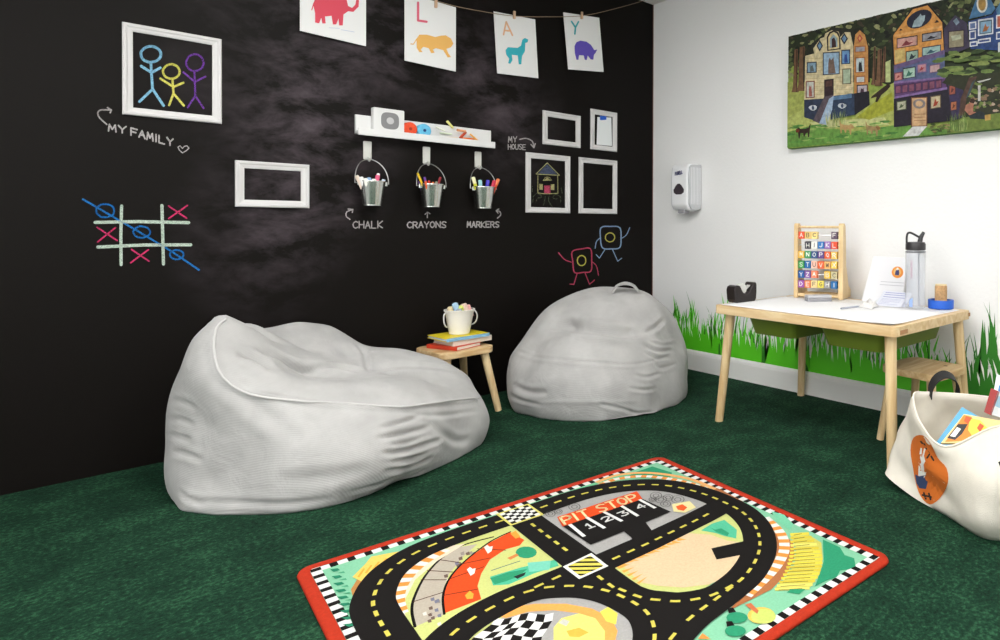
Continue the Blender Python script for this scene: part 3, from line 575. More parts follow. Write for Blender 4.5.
for i in range(30): x = rp.uniform(190, 260); Q(rp.choice([(120, 150, 60), (160, 180, 100), (200, 200, 140)]), A, S, [(x, 505), (x+rp.uniform(-12, 12), rp.uniform(430, 470)), (x+4, 505)])
# animals on the lawn
def beast(col, x, y, s_, flip=1, c2=None):
    pts = [(0, 0), (6, -10), (14, -14), (20, -8), (40, -10), (52, -14), (58, -30), (60, -28), (57, -4), (54, 24), (50, 24), (48, 6), (40, 10), (36, 22), (32, 22), (30, 8), (20, 8), (16, 30), (12, 30), (10, 6), (2, 6)]
    Q(col, A, S, [(x+flip*a*s_, y+b_*s_) for a, b_ in pts])
    if c2: blob(c2, x+flip*8*s_, y-2*s_, 9*s_, 7*s_)
beast((50, 34, 26), 66, 525, 1.0, c2=(130, 50, 30)); beast((190, 150, 90), 300, 510, 1.0, -1); beast((168, 134, 84), 405, 515, 1.0, -1, (140, 100, 50)); Q((52, 36, 24), A, S, [(372, 385), (410, 355), (436, 335), (446, 345), (432, 362), (408, 382), (392, 410), (384, 408), (390, 388), (366, 395)])
# house 2 (tall orange, slate and dark)
Bo = (870, 0); Bs = 7.69
def q2(col, pts): Q(col, Bo, Bs, pts)
q2((30, 26, 26), [(170, 300), (330, 60), (450, 10), (590, 190), (590, 400), (180, 500)])
q2((224, 150, 66), [(185, 275), (335, 75), (450, 45), (560, 175), (575, 400), (440, 450), (195, 500), (185, 300)])
q2((236, 170, 92), [(195, 270), (560, 200), (560, 215), (195, 288)])
q2((206, 176, 100), [(195, 390), (275, 372), (275, 470), (200, 492)])
q2((32, 34, 56), [(385+95*math.cos(a)-20*math.sin(a), 150+72*math.sin(a)-15*math.cos(a)) for a in [i*.35 for i in range(18)]])
q2((150, 170, 180), [(330, 215), (345, 165), (385, 125), (395, 108), (405, 125), (430, 120), (425, 160), (400, 205)])
q2((60, 34, 30), [(230, 240), (243, 222), (258, 236)]); q2((60, 34, 30), [(500, 180), (520, 155), (540, 175)])
def w2(x0, y0_, x1, y1_, glass, fr, fig=None, sk=-.16, b=7): win(x0, y0_, x1, y1_, glass, fr, None, sk, Bo, Bs, b); fig and q2(fig, [(x0+(x1-x0)*.2, y1_-12), (x0+(x1-x0)*.45, y0_+8), (x0+(x1-x0)*.6, (y0_+y1_)/2-8), (x0+(x1-x0)*.85, (y0_+y1_)/2-14), (x0+(x1-x0)*.6, y1_-22)])
w2(218, 305, 365, 370, (205, 150, 140), (60, 44, 48), (140, 50, 56)); w2(412, 270, 550, 320, (150, 150, 160), (50, 40, 44), (40, 34, 44)); w2(288, 405, 372, 475, (150, 180, 160), (60, 50, 44), (34, 50, 60)); w2(412, 375, 545, 430, (150, 186, 180), (60, 56, 80), (50, 90, 110))
q2((84, 96, 140), [(190, 520), (580, 400), (580, 640), (195, 740)])
q2((104, 84, 130), [(190, 505), (580, 385), (580, 420), (190, 540)])
w2(265, 535, 350, 605, (160, 195, 175), (46, 44, 60), (50, 110, 90)); w2(375, 505, 435, 560, (190, 130, 140), (120, 96, 150), (170, 50, 60)); w2(200, 570, 250, 620, (200, 130, 120), (130, 60, 80), (140, 60, 60)); w2(470, 510, 540, 560, (200, 160, 160), (110, 80, 120))
q2((92, 58, 112), [(190, 640), (580, 595), (600, 690), (195, 760)]); q2((130, 100, 160), [(190, 632), (590, 590), (590, 604), (190, 648)]); q2((130, 100, 160), [(195, 745), (600, 672), (600, 690), (195, 762)])
for i in range(7): x = 205+i*52; w2(x, 668-i*7, x+36, 720-i*7, (130, 70, 96), (70, 40, 80))
q2((34, 28, 44), [(190, 762), (605, 690), (640, 900), (640, 930), (190, 980)])
q2((54, 44, 84), [(600, 640), (720, 600), (730, 900), (640, 935)])
w2(330, 758, 440, 970, (208, 164, 116), (120, 70, 40), None, -.03); q2((130, 120, 120), [(385+48*math.cos(a), 800+38*math.sin(a)) for a in [i*.4 for i in range(16)]]); q2((208, 164, 116), [(385+28*math.cos(a), 800+22*math.sin(a)) for a in [i*.4 for i in range(16)]])
for i in range(3): q2((150, 100, 60), [(345, 880+i*24), (435, 876+i*24), (435, 880+i*24), (345, 884+i*24)])
w2(218, 790, 280, 848, (190, 190, 160), (80, 90, 60), (80, 96, 60)); w2(478, 750, 545, 835, (196, 180, 140), (100, 84, 60), (180, 60, 30)); w2(618, 665, 660, 730, (160, 80, 60), (60, 40, 60), (90, 40, 40)); w2(630, 790, 670, 850, (170, 96, 60), (60, 40, 60), (100, 50, 30))
q2((208, 208, 206), [(335, 975), (445, 972), (380, 1046), (258, 1052)])
# slate tower
q2((66, 58, 84), [(575, 225), (660, 120), (750, 180), (770, 370), (640, 420), (580, 400)]); q2((120, 140, 160), [(645, 165), (672, 140), (695, 175), (670, 200)]); w2(615, 250, 725, 370, (150, 140, 110), (50, 30, 50), None, -.1)
q2((176, 180, 150), [(630, 280), (700, 268), (710, 300), (640, 318)])
# blue house
q2((66, 118, 162), [(768, 150), (820, 0), (860, -120), (905, -60), (970, 70), (940, 110)]); q2((34, 66, 128), [(760, 170), (950, 115), (980, 60), (1200, -20), (1200, 400), (780, 380)])
q2((70, 120, 160), [(975, 80), (1060, -80), (1150, 60), (1150, 100), (985, 125)])
q2((214, 214, 200), [(868+42*math.cos(a), 35+68*math.sin(a)) for a in [i*.35 for i in range(18)]]); q2((170, 130, 60), [(868+30*math.cos(a), 35+52*math.sin(a)) for a in [i*.35 for i in range(18)]])
for x0, y0_, x1, y1_, g_ in [(776, 185, 815, 225, (90, 110, 160)), (778, 252, 812, 300, (60, 80, 140)), (782, 335, 825, 355, (60, 80, 140)), (845, 165, 945, 272, (130, 160, 180)), (845, 315, 925, 330, (60, 80, 140)), (985, 130, 1050, 215, (190, 90, 70)), (985, 260, 1040, 300, (60, 80, 140)), (1000, 340, 1060, 400, (190, 200, 210))]: w2(x0, y0_, x1, y1_, g_, (214, 216, 220), None, -.14, 9)
w2(855, 175, 938, 262, (120, 160, 190), (40, 40, 50), (170, 100, 50), -.14, 5)
# foreground tree, shrubs and the reader
q2((46, 50, 30), [(560, 640), (640, 560), (1200, 560), (1200, 1000), (960, 1000), (720, 900), (740, 700)])
for i in range(90): blob(rp.choice([(60, 84, 34), (92, 112, 50), (40, 44, 28), (140, 110, 84), (110, 130, 60), (176, 150, 130)]), rp.uniform(760, 1190), rp.uniform(600, 880), rp.uniform(10, 30), rp.uniform(6, 16), Bo, Bs)
for i in range(60):
    x = rp.uniform(500, 1180); yc = 480+(x-500)*-.05
    blob(rp.choice([(92, 116, 52), (128, 146, 72), (70, 92, 42), (106, 130, 62), (56, 76, 40)]), x, yc+rp.uniform(-70, 110)*(.4 if x < 560 else 1), rp.uniform(30, 75), rp.uniform(8, 20), Bo, Bs, rot=-.08)
q2((86, 60, 48), [(770, 600), (830, 590), (800, 680), (750, 760), (735, 880), (690, 900), (705, 760), (740, 680)]); q2((60, 78, 84), [(790, 640), (820, 610), (770, 740), (745, 760)])
q2((186, 186, 180), [(830, 630), (940, 605), (930, 615), (850, 640)]); q2((200, 196, 190), [(838, 660), (858, 660), (858, 780), (838, 780)])
q2((108, 128, 50), [(600, 960), (760, 900), (1200, 850), (1200, 1010), (600, 1050)])
q2((176, 112, 88), [(735, 850), (745, 810), (775, 795), (778, 770), (800, 765), (805, 800), (800, 860), (840, 870), (835, 880), (770, 888)]); q2((60, 34, 26), [(775, 790), (780, 765), (800, 758), (818, 775), (806, 800)]); q2((36, 46, 52), [(765, 895), (850, 855), (890, 870), (892, 920), (780, 915)]); q2((190, 150, 70), [(890, 890), (935, 880), (935, 925), (892, 930)])
for i in range(45): x = rp.uniform(610, 745); q2(rp.choice([(110, 140, 60), (150, 170, 90), (80, 110, 44)]), [(x, 1010), (x+rp.uniform(-25, 25), rp.uniform(840, 930)), (x+8, 1010)])
for i in range(30): blob(rp.choice([(90, 110, 44), (120, 130, 60), (150, 130, 80), (70, 90, 40)]), rp.uniform(480, 640), rp.uniform(955, 1020), 16, 7, Bo, Bs)
pmb.build('canvas_print', pm, t, recalc=False)

# ================================================================== BEAN BAGS
def fabric(name):
    m = bpy.data.materials.new(name); m.use_nodes = True; nt = m.node_tree; b = nt.nodes['Principled BSDF']
    b.inputs['Roughness'].default_value = .9; b.inputs['Specular IOR Level'].default_value = .15; b.inputs['Sheen Weight'].default_value = .15
    tc = nt.nodes.new('ShaderNodeTexCoord'); n = nt.nodes.new('ShaderNodeTexNoise'); n.inputs['Scale'].default_value = 12; n.inputs['Detail'].default_value = 5
    r = nt.nodes.new('ShaderNodeValToRGB'); r.color_ramp.elements[0].color = rgb(164, 163, 162); r.color_ramp.elements[1].color = rgb(180, 179, 178); r.color_ramp.elements[0].position = .3; r.color_ramp.elements[1].position = .7
    nt.links.new(tc.outputs['Object'], n.inputs['Vector']); nt.links.new(n.outputs['Fac'], r.inputs['Fac'])
    wv = nt.nodes.new('ShaderNodeTexWave'); wv.inputs['Scale'].default_value = 75; wv.inputs['Distortion'].default_value = 1.2; wv.inputs['Detail'].default_value = 1; wv.bands_direction = 'DIAGONAL'
    nt.links.new(tc.outputs['Object'], wv.inputs['Vector'])
    mixn = nt.nodes.new('ShaderNodeMix'); mixn.data_type = 'RGBA'; mixn.blend_type = 'MULTIPLY'; mixn.inputs['Factor'].default_value = .05
    nt.links.new(r.outputs['Color'], mixn.inputs['A']); nt.links.new(wv.outputs['Color'], mixn.inputs['B']); nt.links.new(mixn.outputs['Result'], b.inputs['Base Color'])
    n2 = nt.nodes.new('ShaderNodeTexNoise'); n2.inputs['Scale'].default_value = 9; n2.inputs['Detail'].default_value = 4; n2.inputs['Distortion'].default_value = 1.2
    nt.links.new(tc.outputs['Object'], n2.inputs['Vector'])
    b1 = nt.nodes.new('ShaderNodeBump'); b1.inputs['Strength'].default_value = .22; b1.inputs['Distance'].default_value = .02; nt.links.new(n2.outputs['Fac'], b1.inputs['Height'])
    b2 = nt.nodes.new('ShaderNodeBump'); b2.inputs['Strength'].default_value = .10; b2.inputs['Distance'].default_value = .002; nt.links.new(wv.outputs['Fac'], b2.inputs['Height']); nt.links.new(b1.outputs['Normal'], b2.inputs['Normal'])
    nt.links.new(b2.outputs['Normal'], b.inputs['Normal']); return m
fab = fabric('bean_bag_corduroy'); fab2 = mat('bean_bag_piping', (190, 189, 188), .9)
def bean_bag(C, plane, sil, front, ground, back, creases, seed):
    """star-shaped soft body: control points from traced outline at the body's mid plane, and given offsets towards the viewer's side"""
    C = Vector(C); plane = Vector(plane); vd = Vector((plane.x-CAM.x, plane.y-CAM.y, 0)).normalized()
    def off(u, v, o):
        d = ray(u, v); t = ((plane-vd*o-CAM).dot(vd))/d.dot(vd); return CAM+d*t
    ctl = [off(u, v, o) for u, v, o in sil]+[off(u, v, o) for u, v, o in front]+[onZ(u, v, 0.) for u, v in ground]+[Vector(p) for p in back]
    D = np.array([list((p-C).normalized()) for p in ctl]); Rr = np.array([(p-C).length for p in ctl])
    phi = lambda d: np.exp(-np.sqrt(d*d+.0016)/.9)
    K = phi(np.linalg.norm(D[:, None]-D[None], axis=2)); mu = Rr.mean(); wgt = np.linalg.solve(K+np.eye(len(K))*4e-3, Rr-mu)
    bm = bmesh.new(); bmesh.ops.create_icosphere(bm, subdivisions=7, radius=1)
    V = np.array([list(v.co.normalized()) for v in bm.verts])
    Rv = np.concatenate([phi(np.linalg.norm(V[i:i+4000, None]-D[None], axis=2)) @ wgt for i in range(0, len(V), 4000)])+mu
    Pn = np.array(list(C))+V*Rv[:, None]
    # flatten on the floor, softly
    z = Pn[:, 2]; Pn[:, 2] = np.where(z < .0, .0, z); 
    for v, p in zip(bm.verts, Pn): v.co = p
    bm.normal_update()
    bvh = BVHTree.FromBMesh(bm)
    N = np.array([list(v.normal) for v in bm.verts]); disp = np.zeros(len(Pn))
    def hit(u, v):
        h = bvh.ray_cast(CAM, ray(u, v).normalized()); return h[0]
    seams = []
    for cr in creases:
        pts, wd, dp = cr[:3]; pts = smoothpts(pts, 5)
        H = [hit(u, v) for u, v in pts]; H = [np.array(h) for h in H if h is not None]
        if len(H) < 2: continue
        best = np.full(len(Pn), 9.); tt = np.zeros(len(Pn)); m = len(H)-1
        for i in range(m):
            a, b_ = H[i], H[i+1]; ab = b_-a; L2 = ab@ab+1e-12; t = np.clip(((Pn-a)@ab)/L2, 0, 1); d = np.linalg.norm(Pn-(a+t[:, None]*ab), axis=1)
            k = d < best; best[k] = d[k]; tt[k] = ((i+t)/m)[k]
        env = np.sin(np.pi*np.clip(tt, .02, .98))**.6 if not (len(cr) > 3 and cr[3]) else 1.
        dp *= 1. if len(cr) > 3 and cr[3] else (.5 if wd < .0115 else .85); wd *= .75 if wd < .0115 else .9
        disp += dp*np.exp(-(best/wd)**2)*env
        if dp < 0: disp += -dp*.4*np.exp(-((best-1.9*wd)/(wd*.9))**2)*env
        if len(cr) > 3 and cr[3]: seams.append(pts)
    # gentle wobble
    rs = np.random.RandomState(seed)
    for k in range(22):
        f_ = rs.uniform(8, 34); d_ = rs.normal(size=3); d_ /= np.linalg.norm(d_); disp += .010/f_*8*.35*np.sin(Pn@d_*f_+rs.uniform(0, 6))
    Pn = Pn+N*disp[:, None]; Pn[:, 2] = np.maximum(Pn[:, 2], .001)
    for v, p in zip(bm.verts, Pn): v.co = p
    bm.normal_update(); bv2 = BVHTree.FromBMesh(bm); out = []
    for L_ in seams:
        hh = [bv2.ray_cast(CAM, ray(u, v).normalized()) for u, v in L_]; out.append([h[0]+h[1]*.0015 for h in hh if h[0] is not None])
    return bm, out
def finish_bag(bm, loc, parent, name='body'):
    for v in bm.verts: v.co -= Vector(loc)
    me = bpy.data.meshes.new(name); bm.to_mesh(me); bm.free(); me.materials.append(fab)
    for p in me.polygons: p.use_smooth = True
    o = bpy.data.objects.new(name, me); COL.objects.link(o); o.parent = parent; return o
loc1 = Vector((-1.72, -.46, 0))
t = thing('bean_bag', loc1, 'large pale grey corduroy bean bag lounger with a sunken seat, left of the stool', 'bean bag', 'pale grey bean bags')
bm, seams = bean_bag((-1.72, -.46, .07), (-1.72, -.46, 0),
  [(226, 318, .03), (246, 326, -.04), (270, 330, -.16), (300, 325, -.22), (330, 328, -.26), (352, 340, -.28), (366, 349, -.26), (400, 350, -.22), (440, 362, -.18), (468, 378, -.12), (483, 397, -.04), (488, 420, 0), (482, 440, .04), (168, 470, .0), (171, 440, .02), (171, 400, .02), (180, 365, .02), (198, 335, .03), (171, 495, .04)],
  [(218, 345, .12), (222, 375, .19), (250, 394, .23), (300, 402, .27), (350, 405, .29), (400, 408, .27), (440, 402, .2), (468, 402, .1), (250, 450, .29), (330, 450, .38), (205, 420, .17), (210, 480, .22), (290, 490, .36), (380, 450, .38), (400, 470, .36), (430, 430, .27), (460, 430, .16),
   (268, 358, .0), (300, 376, .06), (345, 380, .08), (300, 350, -.10), (345, 358, -.1), (390, 376, .02), (430, 382, .02)],
  [(180, 511), (215, 515), (255, 515), (300, 511), (340, 503), (380, 490), (420, 477), (455, 460), (480, 442)],
  [(-1.95, -.07, .3), (-1.7, -.035, .28), (-1.47, -.08, .22), (-1.37, -.36, .14), (-2.1, -.16, .2), (-1.7, -.03, .12), (-1.44, -.10, .08), (-2.05, -.12, .05), (-1.7, -.4, -.02), (-1.9, -.3, -.02), (-1.5, -.4, -.02), (-1.7, -.65, -.02), (-1.7, -.15, -.02), (-1.36, -.36, .03)],
  [([(226, 319), (216, 330), (214, 352), (223, 377), (250, 394), (300, 401), (350, 404), (400, 407), (440, 402), (478, 398)], .010, .010, True),
   ([(382, 425), (398, 422), (420, 416)], .010, -.026), ([(378, 437), (398, 434), (430, 427)], .010, -.028), ([(392, 444), (405, 443), (420, 440)], .008, -.018), ([(384, 453), (404, 451), (442, 440)], .010, -.028), ([(394, 462), (408, 460), (426, 455)], .009, -.020), ([(386, 471), (408, 468), (432, 459)], .010, -.022), ([(400, 480), (414, 476), (428, 470)], .009, -.016),
   ([(240, 355), (255, 360), (272, 372)], .014, -.022), ([(262, 352), (280, 360), (300, 372), (330, 376)], .014, -.024), ([(300, 372), (330, 368), (360, 372)], .012, -.016), ([(356, 345), (364, 355), (367, 372)], .010, -.016),
   ([(367, 356), (390, 352), (410, 352)], .010, -.016), ([(370, 372), (400, 366), (440, 368), (470, 376)], .014, -.012), ([(266, 364), (300, 360), (340, 372)], .016, .012), ([(246, 326), (256, 330), (268, 331)], .010, -.014),
   ([(170, 400), (182, 402), (196, 408)], .010, -.014), ([(170, 418), (182, 420), (192, 424)], .009, -.014), ([(170, 434), (182, 438), (190, 440)], .009, -.013), ([(172, 452), (184, 454), (200, 460)], .010, -.016), ([(190, 500), (230, 503), (280, 503), (330, 496)], .010, -.013), ([(176, 492), (190, 500), (205, 504)], .009, -.013),
   ([(350, 490), (385, 482), (410, 470)], .010, -.012), ([(215, 370), (255, 405), (300, 440)], .02, -.007), ([(400, 410), (440, 415), (480, 410)], .010, -.010), ([(430, 420), (455, 440), (470, 440)], .014, -.009), ([(280, 480), (330, 476), (370, 468)], .02, -.006)], 3)
finish_bag(bm, loc1, t)
if seams:
    H = seams[0]; MB().tube(H, .0034, 8).build('piping', fab2, t, smooth=True)
# small dimple tuck at the far end of the lounger
loc2 = Vector((-.70, -.46, 0))
t = thing('bean_bag', loc2, 'rounded pale grey bean bag with a loop handle in the corner of the room', 'bean bag', 'pale grey bean bags')
bm, seams = bean_bag((-.70, -.46, .20), (-.69, -.46, 0),
  [(508, 375, 0), (511, 356, 0), (520, 344, 0), (534, 328, 0), (550, 311, 0), (566, 301, 0), (585, 294, 0), (608, 291, 0), (630, 290.5, 0), (645, 293, 0), (655, 301, 0), (664, 313, 0), (672, 328, .02), (679, 348, .03), (686, 358, .04), (687, 378, .04), (685, 396, .05), (509, 392, .03), (514, 403, .05)],
  [(600, 308, .13), (600, 320, .17), (570, 328, .12), (630, 331, .17), (560, 320, .08), (640, 318, .12), (600, 342, .27), (550, 342, .19), (640, 347, .24), (600, 362, .32), (550, 358, .25), (640, 362, .28), (600, 390, .36), (550, 385, .31), (640, 390, .33), (525, 380, .19), (668, 375, .2), (535, 352, .13), (668, 350, .14), (600, 410, .35), (655, 405, .27)],
  [(520, 412), (540, 418), (570, 421), (600, 421.5), (630, 419), (655, 414), (675, 405)],
  [(-.46, -.14, .25), (-.40, -.18, .12), (-.7, -.1, .2), (-.9, -.18, .15), (-.22, -.4, .2), (-.55, -.1, .1), (-.7, -.46, -.02), (-.5, -.3, -.02), (-.9, -.4, -.02), (-.5, -.6, -.02), (-.25, -.45, .08)],
  [([(548, 326), (575, 327), (600, 330), (625, 334), (648, 334)], .024, -.034), ([(645, 333), (655, 328), (664, 320)], .012, -.014),
   ([(516, 350), (535, 357), (565, 360), (600, 362), (630, 364), (655, 360), (676, 352)], .008, -.010), ([(518, 354), (540, 361), (600, 366), (640, 366)], .010, .005),
   ([(644, 345), (658, 351), (674, 350)], .011, -.020), ([(645, 352), (658, 358), (670, 357)], .009, -.014), ([(648, 340), (662, 343), (676, 340)], .010, .012), ([(636, 375), (648, 377), (660, 374)], .010, -.014), ([(630, 388), (645, 390), (655, 389)], .009, -.012), ([(655, 360), (660, 368), (676, 364)], .010, -.010),
   ([(628, 412), (640, 415), (655, 412)], .010, -.014), ([(600, 404), (615, 408), (630, 412)], .009, -.010), ([(512, 395), (525, 401), (540, 404)], .010, -.012), ([(516, 386), (530, 392), (548, 392)], .012, -.009), ([(525, 402), (560, 402), (600, 402), (640, 402)], .010, .006), ([(552, 340), (600, 338), (640, 345)], .03, .010)], 9)
finish_bag(bm, loc2, t)
hp = []
for u, v in smoothpts([(613, 292), (616, 286.5), (622, 283.8), (628, 283.6), (634, 286), (638, 291)], 4):
    d = ray(u, v); vd = Vector((.6, .8, 0)); tt = ((loc2-CAM).dot(vd))/d.dot(vd); hp.append(CAM+d*tt)
hb = MB(); wv_ = Vector((.03, .035, .004)); n = len(hp)
cen = sum(hp, Vector())/n
vs = []
for p in hp:
    o = (p-cen); o.z = max(o.z, .0)+.004; o = o.normalized()*.004
    vs += [p-wv_/2+o, p+wv_/2+o, p+wv_/2-o, p-wv_/2-o]
fs = []
for i in range(n-1):
    for j in range(4): fs.append((i*4+j, i*4+(j+1) % 4, (i+1)*4+(j+1) % 4, (i+1)*4+j))
hb.add(vs, fs); hb.build('loop_handle', fab, t, smooth=True)

# ================================================================== STOOLS
pine = wood('pine_light', (226, 200, 156), (196, 160, 112)); pine_z = wood('pine_leg', (228, 204, 160), (205, 172, 124), axis='Z'); knot = mat('pine_knot', (120, 80, 50), .6)
def stool(cx, cy, ang, label, sp=.124):
    t = thing('wooden_stool', (cx, cy, 0), label, 'stool', 'small pine stools')
    M = Matrix.Translation((cx, cy, 0)) @ Matrix.Rotation(ang, 4, 'Z'); hw = .119; r_ = .045
    pts = []
    for sx, sy, a0 in ((1, 1, 0), (-1, 1, 90), (-1, -1, 180), (1, -1, 270)):
        for i in range(7): a = math.radians(a0+15*i); pts.append((sx*(hw-r_)+r_*math.cos(a), sy*(hw-r_)+r_*math.sin(a)))
    MB().prism([M @ Vector((x, y, .254)) for x, y in pts], (0, 0, .026)).build('seat', pine, t, bevel=.003)
    for sx in (-1, 1):
        for sy in (-1, 1):
            MB().tube([M @ Vector((sx*.082, sy*.082, .256)), M @ Vector((sx*sp, sy*sp, 0))], [.0165, .0135], 16).build('leg', pine_z, t, smooth=True)
    return t, M
S1 = (-1.238, -.172); A1 = .10
stool(S1[0], S1[1], A1, 'small pine stool with books and a pail, between the two bean bags')
s2, M2 = stool(-.245, -1.812, -.12, 'small pine stool behind the play table, near the tote bag', .112)
MB().lathe([(.001, .2805), (.008, .2808)], (-.201, -1.879, 0), 12).build('knot', knot, s2)
# books
def book(quad, z0, z1, cover, pages, label, spine=None, extra=None):
    """quad: four points (x,y) going round, edge 0-1 is the spine facing the viewer"""
    c = sum((Vector((x, y, 0)) for x, y in quad), Vector())/4; t = thing('book', (c.x, c.y, z0), label, 'book', 'books stacked on the stool')
    q = [Vector((x, y, 0)) for x, y in quad]; ins = [c*.035*1+p*.965 for p in q]; th = .0025
    ins[0], ins[1] = q[0]*.985+q[3]*.015, q[1]*.985+q[2]*.015
    MB().prism([p+Vector((0, 0, z0)) for p in q], (0, 0, th)).build('back_cover', cover, t); MB().prism([p+Vector((0, 0, z1-th)) for p in q], (0, 0, th)).build('front_cover', cover, t)
    MB().prism([p+Vector((0, 0, z0+th)) for p in ins], (0, 0, z1-z0-2*th)).build('page_block', pages, t)
    n_ = (q[0]-q[3]).normalized()*.002
    MB().prism([q[0]+Vector((0, 0, z0)), q[1]+Vector((0, 0, z0)), q[1]+Vector((0, 0, z1)), q[0]+Vector((0, 0, z1))], n_).build('spine', spine or cover, t)
    return t
zt_ = .281
pg = mat('book_pages', (222, 214, 200), .8)
def quadpx(a, b_, z, depth, k=0):
    A_, B_ = onZ(*a, z), onZ(*b_, z); e_ = (B_-A_).normalized(); n_ = Vector((-e_.y, e_.x, 0)); 
    return [(A_.x, A_.y), (B_.x, B_.y), (B_.x+n_.x*depth, B_.y+n_.y*depth), (A_.x+n_.x*depth, A_.y+n_.y*depth)]
book(quadpx((427, 348), (457, 351), zt_, .13), zt_, zt_+.016, mat('book_red', (198, 62, 38), .5), pg, 'thin book with orange red spine at the bottom left of the stack')
tt_ = onZ(457, 348, zt_+.01)
book([(-1.285, -.255), (-1.105, -.225), (-1.13, -.075), (-1.30, -.105)], zt_+.0165, zt_+.038, mat('book_cream', (226, 214, 200), .6), pg, 'thick cream white book in the middle of the stool stack')
b3 = book([(-1.315, -.265), (-1.125, -.245), (-1.135, -.085), (-1.325, -.11)], zt_+.0385, zt_+.052, mat('book_yellow', (226, 206, 40), .5), mat('book_pages_blue', (190, 200, 214), .7), 'yellow covered book with pale blue edge, topmost on the stool under the pail', spine=mat('book_skyblue', (130, 180, 210), .5))
# pail
zp = zt_+.0525; pc = (-1.222, -.178)
t = thing('toy_pail', (pc[0], pc[1], zp), 'small white pail filled with pastel chalk on top of the books', 'pail')
MB().lathe([(.037, zp), (.040, zp+.002), (.057, zp+.098), (.061, zp+.099), (.061, zp+.104), (.056, zp+.104), (.038, zp+.006)], (pc[0], pc[1], 0), 32).build('pail_body', mat('pail_white', (232, 228, 220), .45), t, smooth=True)
for s_ in (-1, 1):
    MB().tube([(pc[0]+s_*(.057+.017*math.sin(a)-.006*(1-math.cos(a))/2), pc[1]-.02*math.sin(a)*.6, zp+.094-.060*(1-math.cos(a))/2*1.0) for a in [math.pi*i/14 for i in range(15)]], .0028, 8).build('pail_handle', mat('pail_handle_grey', (206, 206, 206), .5), t, smooth=True)
cols = [((168, 200, 225), 'pale blue'), ((232, 214, 170), 'cream'), ((226, 196, 180), 'pale peach'), ((205, 214, 110), 'lime'), ((228, 170, 165), 'salmon'), ((238, 236, 230), 'white'), ((150, 160, 175), 'slate'), ((240, 220, 210), 'blush')]
pos = [(-.028, -.015, .026, .9, .2), (-.036, .005, .012, .2, .1), (.008, -.018, .022, .5, -.6), (-.008, -.022, .014, 1.2, .4), (.028, -.006, .014, .5, -.8), (-.012, .012, .020, .1, .9), (-.02, -.03, .004, .8, -.2), (.018, .018, .012, .2, .3)]
for (c_, nm), (dx, dy, dz, tx, ty) in zip(cols, pos):
    p0 = Vector((pc[0]+dx, pc[1]+dy, zp+.104+dz*1.1)); d = Vector((math.sin(tx)*.45, math.sin(ty)*.35, -.9)).normalized()
    single('chalk_stick', MB().tube([p0, p0+d*.004, p0+d*.052], [.008, .0125, .0125], 12), mat('pail_chalk_'+nm.replace(' ', '_'), c_, .85), 'fat %s chalk stick in the white pail' % nm, 'chalk stick', 'fat chalk sticks in the pail', smooth=True)

# ================================================================== PLAY TABLE
TA = -.031293; T0 = Vector((-.62795, -1.0761, 0)); TL = Vector((math.sin(TA), -math.cos(TA), 0)); TW = Vector((math.cos(TA), math.sin(TA), 0))
def T(a, b_, z): return T0+TL*a+TW*b_+Vector((0, 0, z))
a0, a1, wT = .022, .832, .575
t = thing('play_table', T(.42, .29, 0), 'low pine children\'s table with white top, round legs and green bins under it', 'table')
def rpoly(x0, x1, y0_, y1_, r_, z):
    out = []
    for cx, cy, s0 in ((x1-r_, y1_-r_, 0), (x0+r_, y1_-r_, 90), (x0+r_, y0_+r_, 180), (x1-r_, y0_+r_, 270)):
        for i in range(6): a = math.radians(s0+18*i); out.append(T(cx+r_*math.cos(a), cy+r_*math.sin(a), z))
    return out
MB().prism(rpoly(a0, a1, 0, wT, .022, .447), (0, 0, .033)).build('tabletop_frame', wood('pine_table', (230, 206, 164), (206, 172, 124), 5, axis='Y'), t, bevel=.002)
MB().prism(rpoly(a0+.03, a1-.03, .03, wT-.03, .004, .4795), (0, 0, .0014)).build('white_panel', mat('table_white', (236, 236, 236), .35), t)
for a, b_ in ((a0, .012), (a1, .055), (a1, .14), (a1, .5)):       # darker end grain of the finger joints
    yA = 0
for y_, z_, w_ in ((.030, .453, .05), (.5485, .458, .018)):
    MB().prism([T(a1+.0002, y_, z_), T(a1+.0002, y_+w_, z_), T(a1+.0002, y_+w_, z_+.014), T(a1+.0002, y_, z_+.014)], TL*.0006).build('joint_mark', mat('pine_dark', (176, 128, 84), .6), t)
for (ta, tb, fa, fb) in [(a0+.052, .045, .006, .050), (a0+.045, wT-.04, .012, .588), (a1-.042, .045, a1-.030, .040), (a1-.038, wT-.034, a1-.006, wT-.014)]:
    MB().tube([T(ta, tb, .448), T(fa, fb, 0)], [.0195, .0165], 20).build('leg', pine_z, t, smooth=True)
gb = mat('bin_green', (92, 112, 30), .45, trans=.0)
